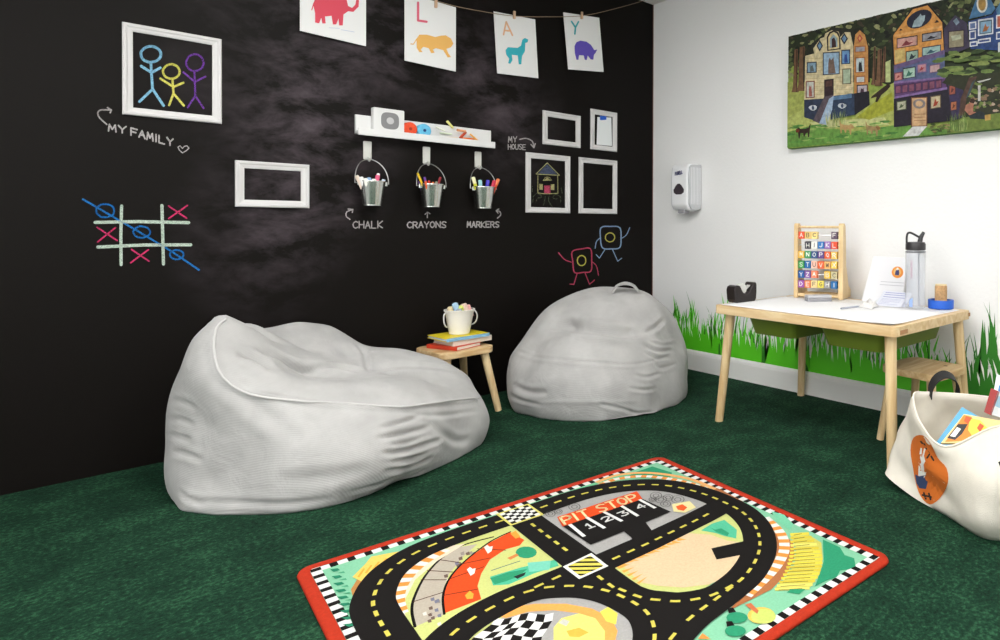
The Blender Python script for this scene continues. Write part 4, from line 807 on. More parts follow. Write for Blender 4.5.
def bin_(x0, x1, lab):
    y0_, y1_ = .045, .50; zt2, zb2 = .446, .378; k = .018
    t = thing('storage_bin', T((x0+x1)/2, .26, zb2), lab, 'storage bin', 'green bins under the table')
    def ring(i, z): return rpoly(x0+i, x1-i, y0_+i, y1_-i, .03, z)
    r = [ring(0, zt2), ring(k, zb2), ring(k+.003, zb2+.003), ring(.004, zt2)]; n = len(r[0]); mb = MB(); vs = [p for q in r for p in q]; fs = []
    for i in range(3):
        for j in range(n): fs.append((i*n+j, i*n+(j+1) % n, (i+1)*n+(j+1) % n, (i+1)*n+j))
    fs.append(tuple(range(n, 2*n)))
    fs.append(tuple(range(2*n, 3*n))); mb.add(vs, fs); mb.build('bin_body', gb, t, smooth=True)
    o = ring(-.008, zt2); i_ = ring(.003, zt2); mb = MB(); vs = o+i_+[p+Vector((0, 0, -.006)) for p in o]+[p+Vector((0, 0, -.006)) for p in i_]; fs = []
    for j in range(n): j2 = (j+1) % n; fs += [(j, j2, n+j2, n+j), (2*n+j, 2*n+j2, 3*n+j2, 3*n+j), (j, j2, 2*n+j2, 2*n+j), (n+j, n+j2, 3*n+j2, 3*n+j)]
    mb.add(vs, fs); mb.build('bin_rim', gb, t)
bin_(.155, .395, 'olive green plastic bin under the far left half of the table'); bin_(.500, .765, 'olive green plastic bin under the near right half of the table')
# paper sheet with a curled front edge
pa = MB(); nx, ny = 22, 14; vs = []
for i in range(nx+1):
    for j in range(ny+1):
        a = .05+(.80-.05)*i/nx; w_ = .012+(.42-.012)*j/ny; curl = max(0, (a-.62)/.18)**2*max(0, 1-w_/.12)**2
        lift = .0016+.006*curl+.003*max(0, 1-w_/.05)*abs(math.sin(a*9))*(1 if a > .5 else 0)
        vs.append(T(a+.015*(1-w_/.42)*(1 if i == nx else 0), w_-.008*curl, .481+lift))
pa.add(vs, [(i*(ny+1)+j, (i+1)*(ny+1)+j, (i+1)*(ny+1)+j+1, i*(ny+1)+j+1) for i in range(nx) for j in range(ny)])
o = single('drawing_paper', pa, mat('drawing_paper_white', (240, 240, 242), .7), 'large white drawing paper spread over the table top', 'paper', smooth=True)
sm = o.modifiers.new('thick', 'SOLIDIFY'); sm.thickness = .0006
ZT = .4835
# tape dispenser
A_, B_ = onZ(734.5, 303.5, ZT), onZ(757, 300.8, ZT); e_ = (B_-A_).normalized(); n_ = Vector((-e_.y, e_.x, 0)); n_ = n_ if n_.dot(CAM-A_) < 0 else -n_; LL = (B_-A_).length
t = thing('tape_dispenser', (A_+B_)/2, 'black desktop tape dispenser at the left end of the table', 'tape dispenser')
pr = [(0.10, 0), (.93, 0), (.975, .010), (1.0, .040), (1.0, .068), (.97, .078), (.86, .079), (.78, .062), (.66, .042), (.52, .034), (.40, .040), (.32, .056), (.27, .068), (.16, .072), (.03, .066), (0, .052), (.03, .014)]
MB().prism([A_+e_*LL*a+Vector((0, 0, b_)) for a, b_ in pr], n_*.05).build('dispenser_body', mat('dispenser_black', (26, 18, 18), .35), t, bevel=.005, seg=3)
Mx = Matrix(((e_.x, 0, -n_.x, 0), (e_.y, 0, -n_.y, 0), (0, 1, 0, 0), (0, 0, 0, 1)))
MB().lathe([(.012, -.010), (.024, -.010), (.024, .010), (.012, .010)], A_+e_*LL*.46+n_*.025+Vector((0, 0, .052)), 24, 0, Mx).build('tape_roll', mat('tape_clear', (215, 215, 210), .25), t, smooth=True)
MB().prism([A_+e_*LL*.62+n_*.014+Vector((0, 0, .052)), A_+e_*LL*.95+n_*.014+Vector((0, 0, .079)), A_+e_*LL*.97+n_*.014+Vector((0, 0, .077)), A_+e_*LL*.64+n_*.014+Vector((0, 0, .050))], n_*.02).build('tape_tongue', mat('tape_pale', (200, 200, 196), .3), t)
# abacus
PL = onZ(793.5, 297.5, ZT); PR = onZ(838, 299.8, ZT); e_ = (PR-PL).normalized(); wA = (PR-PL).length; n_ = Vector((-e_.y, e_.x, 0)); n_ = n_ if n_.dot(CAM-PL) < 0 else -n_
t = thing('alphabet_abacus', (PL+PR)/2, 'wooden abacus with six rows of coloured letter blocks on the table', 'abacus')
HA = .325; LB = Vector((0, 0, -.003))
def side(o_, th): return [o_+LB*0, o_+n_*.145, o_+n_*.145+Vector((0, 0, .030)), o_+n_*.105+Vector((0, 0, .055)), o_+n_*.062+Vector((0, 0, .14)), o_+n_*.046+Vector((0, 0, HA-.01)), o_+n_*.030+Vector((0, 0, HA)), o_+n_*.008+Vector((0, 0, HA)), o_+Vector((0, 0, HA-.01))]
lt = Vector((0, 0, 0))
abm = wood('abacus_wood', (232, 206, 160), (212, 180, 130), axis='Z')
MB().prism(side(PL, 0), e_*.018).build('side_post', abm, t, bevel=.002); MB().prism(side(PR, 0), e_*.020).build('side_post', abm, t, bevel=.002)
for z_, d_ in ((.012, .006), (.012, .09)): MB().tube([PL+n_*(d_+.008)+Vector((0, 0, z_))+e_*.014, PR+n_*(d_+.008)+Vector((0, 0, z_))+e_*.002], .008, 12).build('cross_bar', abm, t, smooth=True)
MB().tube([PL+n_*.02+Vector((0, 0, HA-.016))+e_*.014, PR+n_*.02+Vector((0, 0, HA-.016))+e_*.002], .0055, 12).build('cross_bar', abm, t, smooth=True)
rows = [('A0E', [(225, 80, 40), (235, 200, 120), (238, 208, 130), None, None, (90, 70, 90)]), ('', [None, (60, 60, 70), (235, 232, 225), (30, 110, 180), (150, 110, 180), (225, 80, 45)]), ('', [(225, 180, 60), (60, 150, 90), (40, 80, 130), (90, 60, 130), (222, 90, 40), (232, 190, 90)]),
        ('', [(60, 160, 80), (30, 100, 160), (240, 190, 170), (230, 100, 50), (235, 180, 110), (232, 190, 70)]), ('', [(30, 90, 160), (130, 90, 160), (240, 130, 90), None, (225, 185, 50), (200, 190, 150)]), ('', [(150, 80, 170), (235, 130, 80), (236, 210, 150), (232, 215, 90), (140, 140, 140), (40, 110, 170)])]
lets = iter('ABCFHIJKLMNOPQRSTUVWXYZABCDEFGHI')
white_ink = mat('letter_white', (240, 238, 232), .6); dark_ink = mat('letter_dark', (60, 50, 60), .6)
for i, (_, cs) in enumerate(rows):
    z_ = HA-.052-i*.0425; y_ = n_*.022
    MB().tube([PL+y_+Vector((0, 0, z_))+e_*.014, PR+y_+Vector((0, 0, z_))+e_*.002], .0022, 8).build('rod', wire, t, smooth=True)
    pitch = (wA-.022)/6
    for j, c_ in enumerate(cs):
        if c_ is None: continue
        o_ = PL+e_*(.0175+pitch*j)+y_+Vector((0, 0, z_)); sz = pitch*.90
        M = Matrix(((e_.x, n_.x, 0, o_.x), (e_.y, n_.y, 0, o_.y), (0, 0, 1, o_.z), (0, 0, 0, 1))) @ Matrix.Rotation(random.uniform(-.12, .12), 4, 'X')
        bl_ = MB().box((0, -sz*.46, -.0155), (sz, sz*.46, .0155), 0, M)
        L_ = next(lets, 'A'); text2(bl_, L_, (sz*.28, -.008), (sz*.74, -.008), (0, .017), .0028, lambda a, b2, M=M, sz=sz: M @ Vector((a, -sz*.46-.0004, b2)), 1)
        bl_.build('letter_block', [mat('block_%d_%d_%d' % c_, c_, .5), white_ink if sum(c_) < 520 else dark_ink], t, bevel=0)
# eraser
A_, B_ = onZ(808, 302, ZT), onZ(832, 301.5, ZT); e_ = (B_-A_).normalized(); n_ = Vector((-e_.y, e_.x, 0))
t = thing('felt_eraser', (A_+B_)/2, 'small grey felt eraser lying in front of the abacus', 'eraser')
MB().prism([A_, B_, B_+n_*.05, A_+n_*.05], (0, 0, .016)).build('felt_pad', mat('felt_grey', (150, 150, 154), .9, bump=.5, bscale=300), t, bevel=.003)
MB().prism([A_+Vector((0, 0, .016)), B_+Vector((0, 0, .016)), B_+n_*.05+Vector((0, 0, .016)), A_+n_*.05+Vector((0, 0, .016))], (0, 0, .010)).build('eraser_grip', mat('eraser_light', (186, 186, 190), .6), t, bevel=.003)
single('pen', MB().tube([onZ(841, 308.5, ZT+.004), onZ(857, 306.5, ZT+.004), onZ(861, 306, ZT+.004)], [.0035, .0035, .001], 10), mat('pen_grey', (160, 164, 176), .4), 'thin grey pen lying on the drawing paper', 'pen', smooth=True)
# standing sign card with round orange emblem
xs = -.10
qd = [onW(866, 291, xs), onW(906, 294, xs), onW(905, 258, xs), onW(871, 261, xs)]
base = (qd[0]+qd[1])/2; dz_ = ZT-min(qd[0].z, qd[1].z)
lo = [Vector((xs-.035, qd[0].y, ZT)), Vector((xs-.035, qd[1].y, ZT)), Vector((xs+.02, qd[2].y, qd[2].z)), Vector((xs+.02, qd[3].y, qd[2].z))]
t = thing('sign_card', (xs, base.y, ZT), 'white standing card with a round orange emblem behind the bottle', 'sign')
MB().prism(lo, (.003, 0, 0)).build('card', mat('sign_white', (226, 226, 230), .6), t); MB().prism([Vector((xs+.02, (lo[0].y+lo[1].y)/2+.02, ZT+.1)), Vector((xs+.06, (lo[0].y+lo[1].y)/2+.02, ZT)), Vector((xs+.06, (lo[0].y+lo[1].y)/2-.02, ZT)), Vector((xs+.02, (lo[0].y+lo[1].y)/2-.02, ZT+.1))], (.003, 0, 0)).build('easel_back', mat('sign_white', (226, 226, 230), .6), t)
nn = (lo[1]-lo[0]).cross(lo[3]-lo[0]).normalized(); nn = nn if nn.x < 0 else -nn
def fs_(u, v):
    d = ray(u, v); t_ = (lo[0]+nn*.0006-CAM).dot(nn)/d.dot(nn); return CAM+d*t_
mb = MB(); mb.poly([fs_(*q) for q in arc(897.5, 272.3, 5.8, 5.8, 0, 345, 23)], 0)
def fs2(u, v): return fs_(u, v)+nn*.0004
mb.poly([fs2(*q) for q in arc(897.3, 272.0, 3.6, 3.8, 0, 345, 23)], 1)
def fs3(u, v): return fs_(u, v)+nn*.0008
mb.poly([fs3(*q) for q in [(895, 275), (895.5, 271.5), (897, 269.5), (899, 270), (899.5, 273), (899, 275.4)]], 2); mb.poly([fs3(*q) for q in [(896.4, 270.2), (896.8, 267.6), (898.6, 267.8), (898.8, 270.2)]], 3)
for k_, (x0, x1) in enumerate([(881, 904), (880, 903)]): ribbon2(mb, [(x0, 281.5+k_*3), (x1, 283+k_*3)], .7, fs_, 4)
mb.build('emblem_print', [mat('emblem_orange', (226, 140, 50), .6), mat('emblem_tan', (225, 180, 110), .6), mat('emblem_navy', (60, 60, 110), .6), mat('emblem_skin', (236, 226, 214), .6), mat('print_grey', (190, 190, 196), .7)], t, recalc=False)
# leaflets
def lean_leaflet(u0, u1, xb, xt, h, label, ink):
    ya_, yb_ = onW(u0, 300, xb).y, onW(u1, 300, xb).y; q = [Vector((xb, ya_, ZT)), Vector((xb, yb_, ZT)), Vector((xt, yb_-.004, ZT+h)), Vector((xt, ya_-.004, ZT+h))]
    mb = MB().prism(q, (.0015, 0, 0)); nl = Vector((-h, 0, (xt-xb))).normalized()*.0004
    for k_ in (.25, .42, .58, .74, .88):
        a, b_ = q[0].lerp(q[3], k_), q[1].lerp(q[2], k_); a2, b2 = a.lerp(b_, .1), a.lerp(b_, .85 if k_ != .42 else .5); w_ = (q[3]-q[0])*.03; mb.poly([a2+nl, b2+nl, b2+w_+nl, a2+w_+nl], 1)
    return single('leaflet', mb, [mat('leaflet_white', (214, 216, 228), .6), mat('leaflet_ink_%d' % ink[0], ink, .7)], label, 'leaflet', 'leaflets on the table', recalc=False)
lean_leaflet(876, 905, -.205, -.150, .052, 'printed leaflet with blue lines leaning on the standing card', (105, 112, 180))
lean_leaflet(874, 900, -.225, -.185, .028, 'short printed leaflet in front of the blue lined one', (150, 155, 190))
cp = MB(); q = [onZ(855, 307, ZT), onZ(872, 309.5, ZT), onZ(880, 306.8, ZT), onZ(868, 304.5, ZT)]; g_ = []
for i in range(9):
    for j in range(9):
        a, b_ = i/8, j/8; p = q[0].lerp(q[1], a).lerp(q[3].lerp(q[2], a), b_); p.z += .002+.034*max(0, math.sin(a*3.0))*max(0, math.sin(b_*3.0))*(.7+.3*math.sin(i*2.1+j*1.3)); g_.append(p)
cp.add(g_, [(i*9+j, (i+1)*9+j, (i+1)*9+j+1, i*9+j+1) for i in range(8) for j in range(8)])
o = single('crumpled_paper', cp, mat('paper_soft_white', (226, 224, 222), .7), 'slightly crumpled white paper beside the printed leaflets', 'paper', smooth=True); sm = o.modifiers.new('thick', 'SOLIDIFY'); sm.thickness = .0008
# bottle
bc = onZ(916, 309.5, ZT)+Vector((.030, .018, 0)); bx, by = bc.x, bc.y
t = thing('water_bottle', (bx, by, ZT), 'clear water bottle with black flip lid and straw on the table', 'bottle')
clear = mat('clear_plastic', (215, 220, 230), .06, .5); clear.node_tree.nodes['Principled BSDF'].inputs['Alpha'].default_value = .2
MB().lathe([(.030, 0), (.036, .003), (.038, .012), (.037, .09), (.0385, .20), (.037, .218), (.034, .226), (.032, .226), (.0355, .215), (.0365, .2), (.035, .09), (.036, .014), (.028, .006)], (bx, by, ZT), 32).build('bottle_body', clear, t, smooth=True)
blk = mat('lid_black', (44, 42, 44), .4)
MB().lathe([(.020, .224), (.0375, .224), (.038, .228), (.038, .246), (.034, .254), (.012, .255)], (bx, by, ZT), 32).build('lid', blk, t, smooth=True); MB().lathe([(.0375, .214), (.0385, .214), (.0385, .219), (.0375, .219)], (bx, by, ZT), 32).build('neck_ring', mat('ring_grey', (110, 110, 114), .4), t, smooth=True)
eR = Vector((_R.x, _R.y, 0)).normalized()
B0 = Vector((bx, by, ZT))
MB().tube([B0+eR*a+Vector((0, 0, b_)) for a, b_ in smoothpts([(-.034, .248), (-.034, .272), (-.030, .287), (-.018, .289), (.004, .278), (.018, .270)], 4)], .0042, 10).build('carry_loop', blk, t, smooth=True)
MB().tube([B0+eR*.016+Vector((0, 0, .25)), B0+eR*.020+Vector((0, 0, .272)), B0+eR*.031+Vector((0, 0, .292))], [.010, .009, .006], 12).build('spout', blk, t, smooth=True)
MB().tube([B0+eR*.012+Vector((0, 0, .224)), B0+eR*.014+Vector((0, 0, .008))], .0035, 10).build('straw', mat('straw_grey', (150, 146, 152), .4), t, smooth=True)
fr = Vector((CAM.x-bx, CAM.y-by, 0)).normalized(); mb = MB()
def onb(a, z, k=.0392): return B0+(fr*math.cos(a)+eR*math.sin(a))*k+Vector((0, 0, z))
for i in range(7): text2(mb, 'S' if i % 2 else 'O', (-.50, .118+i*.010), (-.28, .118+i*.010), (0, .007), .03*.06, lambda a, z: onb(a, z), 0)
mb.poly([onb(-.62, .01), onb(-.25, .01), onb(-.25, .045), onb(-.62, .035)], 1)
mb.build('bottle_print', [mat('bottle_pink', (176, 130, 150), .5), mat('bottle_blue', (140, 165, 215), .4)], t, recalc=False)
# tape ring and twine spool
rc = onZ(941, 309.5, ZT)+Vector((.044, .020, 0))
single('masking_tape', MB().lathe([(.038, 0), (.0475, 0), (.048, .001), (.048, .031), (.0475, .032), (.038, .032), (.038, 0)], (rc.x, rc.y, ZT), 40, cap=False), mat('tape_royal_blue', (32, 92, 196), .5), 'roll of bright blue masking tape at the right end of the table', 'tape', smooth=True)
t = thing('twine_spool', (rc.x, rc.y, ZT), 'small spool of brown twine standing inside the blue tape ring', 'spool')
pr = [(.004, .003), (.022, .004)]
for i in range(14): pr += [(.0235, .008+i*.0056), (.0222, .0108+i*.0056)]
MB().lathe(pr+[(.021, .087), (.004, .088)], (rc.x, rc.y, ZT), 28).build('wound_twine', mat('twine_brown', (188, 150, 106), .85, noise=.25, nscale=120), t, smooth=True, angle=30)
MB().lathe([(.004, .0), (.0215, .0), (.0215, .004), (.004, .004)], (rc.x, rc.y, ZT), 24).build('spool_end', pine, t); MB().lathe([(.004, .0875), (.0215, .0875), (.0215, .0915), (.004, .0915)], (rc.x, rc.y, ZT), 24).build('spool_end', mat('spool_cream', (226, 206, 160), .6), t)

# ================================================================== TOTE BAG
canvas_m = mat('tote_canvas', (226, 220, 208), .85, .2, noise=.04, nscale=30, bump=.3, bscale=400); inner = mat('tote_lining', (190, 176, 160), .9)
tc_ = Vector((-.66, -2.16, 0))
t = thing('tote_bag', tc_, 'cream canvas tote bag with orange emblem and black handles, full of books', 'tote bag')
bot = [tuple(onZ(885, 473, .035)), (-.74, -2.01, .006), (-.78, -2.13, .0), (-.838, -2.255, .0), (-.78, -2.33, .0), (-.68, -2.37, .0), (-.58, -2.33, .0), (-.50, -2.2, .0), (-.46, -2.08, .0), (-.50, -1.99, .0), (-.60, -1.95, .01)]
mid = [tuple(onZ(898, 434, .15)), (-.73, -2.01, .11), (-.815, -2.14, .105), (-.885, -2.27, .13), (-.82, -2.37, .14), (-.68, -2.41, .14), (-.56, -2.36, .14), (-.47, -2.2, .13), (-.46, -2.08, .13), (-.51, -2.0, .13), (-.61, -1.96, .14)]
top = [tuple(onZ(913.5, 394.5, .285)), tuple(onZ(920, 422, .245)), tuple(onZ(946, 446.5, .205)), tuple(onZ(1000, 425.5, .285)), (-.83, -2.42, .29), (-.68, -2.46, .285), (-.55, -2.38, .285), (-.52, -2.25, .283), (-.53, -2.12, .280), (-.56, -2.03, .278), (-.60, -1.985, .280)]
nR = 14; K = [smoothpts(L_, 6, True) for L_ in (bot, mid, top)]; n = len(K[0]); rings = []
for k_ in range(nR+1):
    s_ = k_/nR
    rings.append([Vector([ (2*(s_-.5)*(s_-1))*K[0][i][c]+(4*s_*(1-s_))*K[1][i][c]+(2*s_*(s_-.5))*K[2][i][c] for c in range(3)]) for i in range(n)])
rs_ = random.Random(4)
for k_ in range(1, nR):
    for i in range(n):
        p = rings[k_][i]; q = .005*math.sin(i*.55+k_*.4)*math.sin(k_*.7+i*.13)+.004*math.sin(i*.21-k_*.9); d = (p-tc_); d.z = 0; p += d.normalized()*q
mb = MB(); vs = [p for r_ in rings for p in r_]
mb.add(vs, [(k_*n+i, k_*n+(i+1) % n, (k_+1)*n+(i+1) % n, (k_+1)*n+i) for k_ in range(nR) for i in range(n)]+[tuple(range(n))])
bodyo = mb.build('bag_body', [canvas_m], t, smooth=True, angle=75); sm = bodyo.modifiers.new('thick', 'SOLIDIFY'); sm.thickness = .0035; sm.offset = -1
MB().tube([p+Vector((0, 0, -.001)) for p in rings[-1]], .0032, 8, closed=True).build('rim_hem', canvas_m, t, smooth=True)
bvh = BVHTree.FromPolygons([tuple(v) for v in vs], [(k_*n+i, k_*n+(i+1) % n, (k_+1)*n+(i+1) % n, (k_+1)*n+i) for k_ in range(nR) for i in range(n)])
def onbag(u, v, e=.002):
    d = ray(u, v).normalized(); h = bvh.ray_cast(CAM, d); return (h[0]-d*e) if h[0] is not None else CAM+d*1.9
def bagpoly(mb, pts, m, e):
    # fan subdivided so that it follows the cloth
    c = (sum(p[0] for p in pts)/len(pts), sum(p[1] for p in pts)/len(pts)); n_ = len(pts); R_ = 5
    vs = [onbag(*c, e)]
    for r_ in range(1, R_+1):
        for p in pts: vs.append(onbag(c[0]+(p[0]-c[0])*r_/R_, c[1]+(p[1]-c[1])*r_/R_, e))
    fs = [(0, 1+i, 1+(i+1) % n_) for i in range(n_)]
    for r_ in range(R_-1):
        for i in range(n_): a = 1+r_*n_+i; b_ = 1+r_*n_+(i+1) % n_; fs.append((a, a+n_, b_+n_, b_))
    mb.add(vs, fs, m)
mb = MB(); sx = 3.371; tp = lambda L_: [(860+a/sx, 360+b_/sx) for a, b_ in L_]
bagpoly(mb, smoothpts(tp([(180, 262), (212, 254), (240, 285), (262, 330), (292, 365), (296, 415), (270, 465), (235, 487), (205, 460), (188, 415), (178, 360), (170, 305)]), 3, True), 0, .0025)
bagpoly(mb, tp([(198, 345), (204, 322), (214, 318), (220, 340), (222, 385), (215, 400), (196, 390)]), 1, .0032)
bagpoly(mb, tp([(186, 385), (198, 392), (222, 388), (230, 405), (222, 435), (200, 432), (190, 415)]), 2, .0034)
bagpoly(mb, tp([(200, 318), (204, 296), (209, 297), (208, 318)]), 1, .0032); bagpoly(mb, tp([(211, 318), (216, 297), (221, 300), (216, 322)]), 1, .0032)
def fb(u, v): return onbag(860+u/sx, 360+v/sx, .0036)
for a, b_ in [((205, 275), (214, 285)), ((216, 283), (225, 300)), ((228, 300), (236, 312)), ((234, 318), (226, 330)), ((240, 325), (248, 338)), ((210, 455), (240, 462)), ((215, 448), (222, 468)), ((232, 450), (238, 470))]: ribbon2(mb, [a, b_], 6, fb, 3)
mb.build('emblem', [mat('tote_orange', (216, 112, 34), .8), mat('tote_white_print', (236, 234, 230), .8), mat('tote_navy', (50, 66, 106), .8), mat('tote_black_print', (40, 30, 28), .8)], t, recalc=False)
strap_m = mat('strap_black', (26, 24, 26), .7)
def strap(pts, wvec, par=t, name='handle'):
    mb = MB(); vs = []
    P_ = [Vector(p) for p in smoothpts(pts, 6)]
    W_ = Vector(wvec)
    for i, p in enumerate(P_):
        tg = (P_[min(i+1, len(P_)-1)]-P_[max(i-1, 0)]).normalized(); nn = tg.cross(W_).normalized()*.0015
        vs += [p-W_/2+nn, p+W_/2+nn, p+W_/2-nn, p-W_/2-nn]
    fs = [(i*4+j, i*4+(j+1) % 4, (i+1)*4+(j+1) % 4, (i+1)*4+j) for i in range(len(P_)-1) for j in range(4)]+[(3, 2, 1, 0), tuple(len(vs)-4+j for j in range(4))]
    mb.add(vs, fs); return mb.build(name, strap_m, par, smooth=True)
hz = lambda u, v, k: CAM+ray(u, v)*k
kd = (Vector(top[9])-CAM).dot(_F)
strap([hz(930, 396, kd), hz(931, 387, kd), hz(937, 378, kd), hz(946, 374.5, kd+.01), hz(955, 379, kd+.03), hz(958, 388, kd+.05), hz(957, 398, kd+.06)], Vector((.024, .022, .016)))
strap([(-.86, -2.30, .20), (-.90, -2.36, .24), (-.91, -2.42, .24), (-.88, -2.44, .2)], Vector((.01, .01, .02)))
# contents: books standing in the bag
def slab(px, k, thick, label, cols, art, name='book'):
    q = [CAM+ray(u, v)*kk for (u, v), kk in zip(px, k)]; nn = (q[1]-q[0]).cross(q[3]-q[0]).normalized(); nn = nn if nn.dot(CAM-q[0]) > 0 else -nn
    t2 = thing(name, (q[0]+q[1])/2, label, 'book', 'books in the tote bag'); MB().prism([p-nn*.0 for p in q], -nn*thick).build('cover', mat('cov_%d_%d_%d' % cols[0], cols[0], .4), t2)
    mb = MB(); ms = [mat('cov_%d_%d_%d' % c_, c_, .4) for c_ in cols[1:]]
    for j, (mi, pts) in enumerate(art):
        vs = []
        for u, v in pts: d = ray(u, v); vs.append(CAM+d*((q[0]+nn*(.0005+.0003*j)-CAM).dot(nn)/d.dot(nn)))
        mb.poly(vs, mi)
    if art: mb.build('cover_print', ms, t2, recalc=False)
    return t2
kb = (Vector((-.70, -2.18, .24))-CAM).dot(_F)
slab([(935, 444), (952, 449), (985, 420), (962, 407)], [kb+.06, kb+.03, kb+.03, kb+.09], .010, 'sky blue magazine tucked behind the bright snack book in the tote bag', [(72, 160, 205), (225, 225, 220)], [(0, [(945, 440), (950, 441), (975, 418), (968, 414)])])
slab([(941, 443), (990, 443), (1002, 421), (964, 414)], [kb-.01, kb-.05, kb-.02, kb+.03], .008, 'book with orange and yellow flame cover sticking out of the tote bag', [(226, 196, 130), (30, 30, 30), (232, 130, 30), (235, 200, 70), (236, 232, 222), (200, 80, 30)],
     [(1, [(964, 415), (985, 420), (972, 440), (945, 442), (952, 432)]), (0, [(947, 438), (958, 424), (968, 424), (962, 434), (955, 440)]), (2, [(970, 418), (984, 421), (990, 432), (975, 440), (968, 430)]), (3, [(975, 436), (992, 428), (985, 441), (972, 442)]), (4, [(966, 416), (972, 418), (968, 424), (964, 421)]), (3, [(950, 436), (957, 427), (961, 429), (955, 437)]), (4, [(980, 423), (984, 426), (980, 432), (977, 428)])])
slab([(990, 414), (1012, 421), (1016, 384), (997, 374)], [kb+.04, kb+.02, kb+.05, kb+.08], .01, 'pale blue and white booklet at the right edge of the tote bag', [(222, 230, 232), (150, 195, 215), (60, 130, 190)], [(0, [(993, 405), (1008, 412), (1010, 400), (996, 395)]), (1, [(999, 385), (1004, 387), (1003, 393), (998, 391)])])
slab([(984, 412), (990, 415), (998, 391), (991, 388)], [kb+.03, kb+.02, kb+.03, kb+.04], .03, 'dark red book standing upright in the tote bag', [(150, 34, 30)], [])

# ================================================================== RUG
RA = -.082773; R0 = Vector((-2.0093, -1.1675, 0)); RP = .035565
rA = Vector((math.cos(RA), math.sin(RA), 0)); rB = Vector((rA.y, -rA.x, 0))
def RG(u, v, z=.0088): return R0+rA*(RP*u)+rB*(RP*v)+Vector((0, 0, z))
t = thing('play_rug', RG(13.5, 12, 0), 'race track play rug with red orange border and PIT STOP sign on the green carpet', 'rug')
def rr(i, z, r_):
    out = []; x0, x1, y0_, y1_ = -.28-i, 27.28+i, -.28-i, 24.28+i
    for cx, cy, s0 in ((x1-r_, y1_-r_, 0), (x0+r_, y1_-r_, 90), (x0+r_, y0_+r_, 180), (x1-r_, y0_+r_, 270)):
        for k_ in range(8): a = math.radians(s0+90/7*k_); out.append(RG(cx+r_*math.cos(a), cy+r_*math.sin(a), z))
    return out
ro = mat('rug_orange_red', (172, 47, 24), .85, .2, noise=.12, nscale=150, bump=.4, bscale=500)
r = [rr(.62, .0, .9), rr(.70, .004, .95), rr(.62, .0095, .9), rr(.35, .011, .7), rr(.02, .0092, .4)]; n = len(r[0])
mb = MB(); mb.add([p for q in r for p in q], [(k_*n+i, k_*n+(i+1) % n, (k_+1)*n+(i+1) % n, (k_+1)*n+i) for k_ in range(4) for i in range(n)]); mb.build('bound_border', ro, t, smooth=True, angle=80)
MB().prism(rr(.03, .001, .42), (0, 0, .0075)).build('rug_backing', mat('rug_backing_grey', (90, 90, 88), .9), t)
rm = []; rk = {}; rmb = MB(); rl = [0]
def C_(col):
    if col not in rk: rk[col] = len(rm); rm.append(mat('rug_%d_%d_%d' % col, tuple(c*.88+4 for c in col), .9, .15, noise=.07, nscale=220))
    return rk[col]
def rz(): rl[0] += 1; return .0088+rl[0]*.0000055
def RPoly(col, pts): z = rz(); rmb.poly([RG(u, v, z) for u, v in pts], C_(col))
def px2r(u, v):
    p = onZ(u, v, .0088)-R0; return (p.dot(rA)/RP, p.dot(rB)/RP)
def RX(col, off, s_, pts): RPoly(col, [px2r(off[0]+a/s_, off[1]+b_/s_) for a, b_ in pts])
def RLine(col, pts, wd, dot=True, clip=None):
    z = rz(); ribbon2(rmb, pts, wd, lambda a, b_: RG(a, b_, z), C_(col), dot)
def strip(col, pts, wd, closed=False):
    z = rz(); P_ = [np.array(p, float) for p in pts]; n_ = len(P_); L_ = []; R__ = []
    for i in range(n_):
        tg = (P_[(i+1) % n_]-P_[i-1]) if closed else P_[min(i+1, n_-1)]-P_[max(i-1, 0)]; tg = tg/np.linalg.norm(tg); nr = np.array([-tg[1], tg[0]])*wd/2; L_.append(P_[i]+nr); R__.append(P_[i]-nr)
    for i in range(n_ if closed else n_-1):
        j = (i+1) % n_; rmb.poly([RG(*L_[i], z), RG(*L_[j], z), RG(*R__[j], z), RG(*R__[i], z)], C_(col))
def along(pts, step, on_, fn):
    P_ = [np.array(p, float) for p in pts]; d = 0; acc = [0]
    for a, b_ in zip(P_[:-1], P_[1:]): acc.append(acc[-1]+np.linalg.norm(b_-a))
    def at(s_):
        for i in range(len(acc)-1):
            if s_ <= acc[i+1]: t_ = (s_-acc[i])/max(1e-9, acc[i+1]-acc[i]); return P_[i]+(P_[i+1]-P_[i])*t_
        return P_[-1]
    s_ = step*.3
    while s_+on_ < acc[-1]: fn(at(s_), at(s_+on_*.5), at(s_+on_)); s_ += step
def dashes(pts, col=(214, 200, 84), step=1.19, on_=.60, wd=.21): along(pts, step, on_, lambda a, b_, c_: (RLine(col, [a, b_], wd, False), RLine(col, [b_, c_], wd, False)))
mint, lime, blk_, gry, tan_, grn = (134, 202, 164), (204, 210, 128), (18, 15, 14), (170, 168, 166), (226, 196, 158), (44, 150, 108)
RPoly(mint, [(-.28, -.28), (27.28, -.28), (27.28, 24.28), (-.28, 24.28)])
